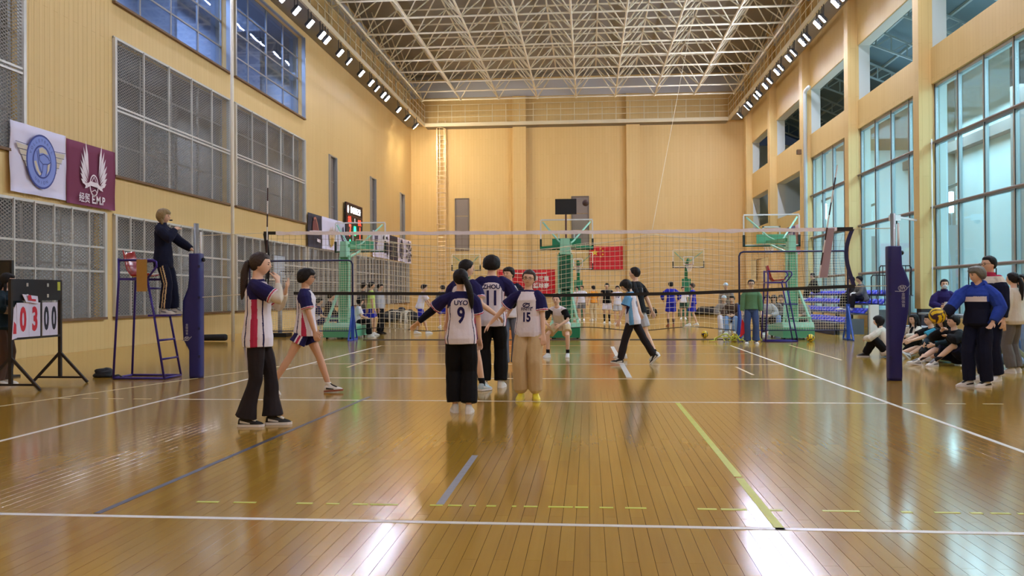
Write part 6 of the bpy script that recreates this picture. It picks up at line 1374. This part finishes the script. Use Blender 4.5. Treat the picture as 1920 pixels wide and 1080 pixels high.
far_sit('seated man in dark coat, behind the left hoop base', 611, 29.7, -70, top=F_CHAR, bot=F_DENIM, shorts=False, sleeve=1.9, h=1.95)
far_sit('seated woman in dark jacket with white scarf, behind the left hoop', 636, 30.8, -85, top=F_GREY, bot=F_LDEN, shorts=False, sleeve=1.9, hair='long', male=False)
far_sit('seated player in navy and white jersey, hidden behind the boy in glasses', 590, 28.4, -70, mats=[F_WHITE, F_NAVY], pat=lambda f, u, v, a: 1 if a or f > .5 else 0, bot=F_NAVY)
far_sit('seated spectator with white cap, right of the divider net', 1357, 31.5, 175, top=F_TAUPE, bot=F_WHITE, shorts=False, sleeve=1.9, hair='cap', hm=M_MASK)
far_sit('seated spectator in pale blue jeans, right of the white cap', 1374, 30.2, 160, top=F_BROWN, bot=F_LDEN, shorts=False, sleeve=1.9)
far('standing man with pale cap bending behind the seated spectators', 1363, 560, 34.2, 150, 1.74, F_TAUPE, F_GREY, False, sleeve=1.9, hair='cap', hm=M_MASK, pose=dict(lean=16, pel=(0, -.06, .91)))
far_sit('seated spectator in grey fleece, beside the line judge', 1391, 32.6, 170, top=F_LGREY, bot=F_LGREY, shorts=False, sleeve=1.9)
def row_sit(label, px, i, Yk, **k):
    x_, z_ = ROW[i]; Y = BY0+.23+.46*Yk; a = dict(BENCH); a.update(pel=(0, 0, .12), lf=(-.10, .44, -.18), rf=(.10, .46, -.18), la=(-.1, .34, .24), ra=(.1, .36, .24)); a.update(k.pop('pose', {}))
    tp = dict(mats=[k.pop('top')], sleeve=1.9, sm=.04, ease=.026, name='jacket'); return person(label, x_-.02, Y, 90, 1.68, a, tp, dict(kind='trousers', mat=k.pop('bot'), w=(.11, .1, .09, .085)), (k.pop('hair'), None), (S_WHITE, S_SOLE), 1, False, z_+.02, k.pop('male', True), None, k.pop('extra', None))
def pbag(t, k): MB().loft([ell(k['P']+Vector((.05, .32, .12))+Vector((0, .0, q)), Vector((1, 0, 0)), Vector((0, 1, 0)), r_*1.3, r_, 12) for q, r_ in ((-.05, .1), (.0, .13), (.06, .12), (.1, .05))]).build('white_bag', M_WHITE, t, True)
row_sit('spectator in grey coat with white bag on the bleacher, third row', 1560, 2, 3, top=F_GREY, bot=F_CHAR, hair='short', extra=pbag)
row_sit('spectator in dark coat on the third bleacher row, beside the white bag', 1545, 2, 5, top=F_CHAR, bot=F_BLACK, hair='bob', male=False)
row_sit('spectator in taupe coat on the lowest bleacher row', 1500, 0, 14, top=F_TAUPE, bot=F_LDEN, hair='bob', male=False)
row_sit('spectator in black on the top bleacher row', 1480, 3, 22, top=F_BLACK, bot=F_BLACK, hair='short')
for k, (px, Y, l, tp_, bt) in enumerate(((1438, 29.4, 'seated spectator in pale hoodie, behind the second referee stand', F_LGREY, F_CHAR), (1452, 31.0, 'seated spectator in grey, left of the right hoop stand', F_GREY, F_LDEN), (1466, 32.6, 'seated spectator in black, behind the right hoop column', F_CHAR, F_BLACK), (1503, 29.6, 'seated spectator looking at a white phone, right of the hoop column', F_TAUPE, F_BLACK))):
    far_sit(l, px, Y, 172-8*k, top=tp_, bot=bt, shorts=False, sleeve=1.9, hair=('short', 'bob', 'short', 'bob')[k])
bpy.data.scenes.remove(TMP)
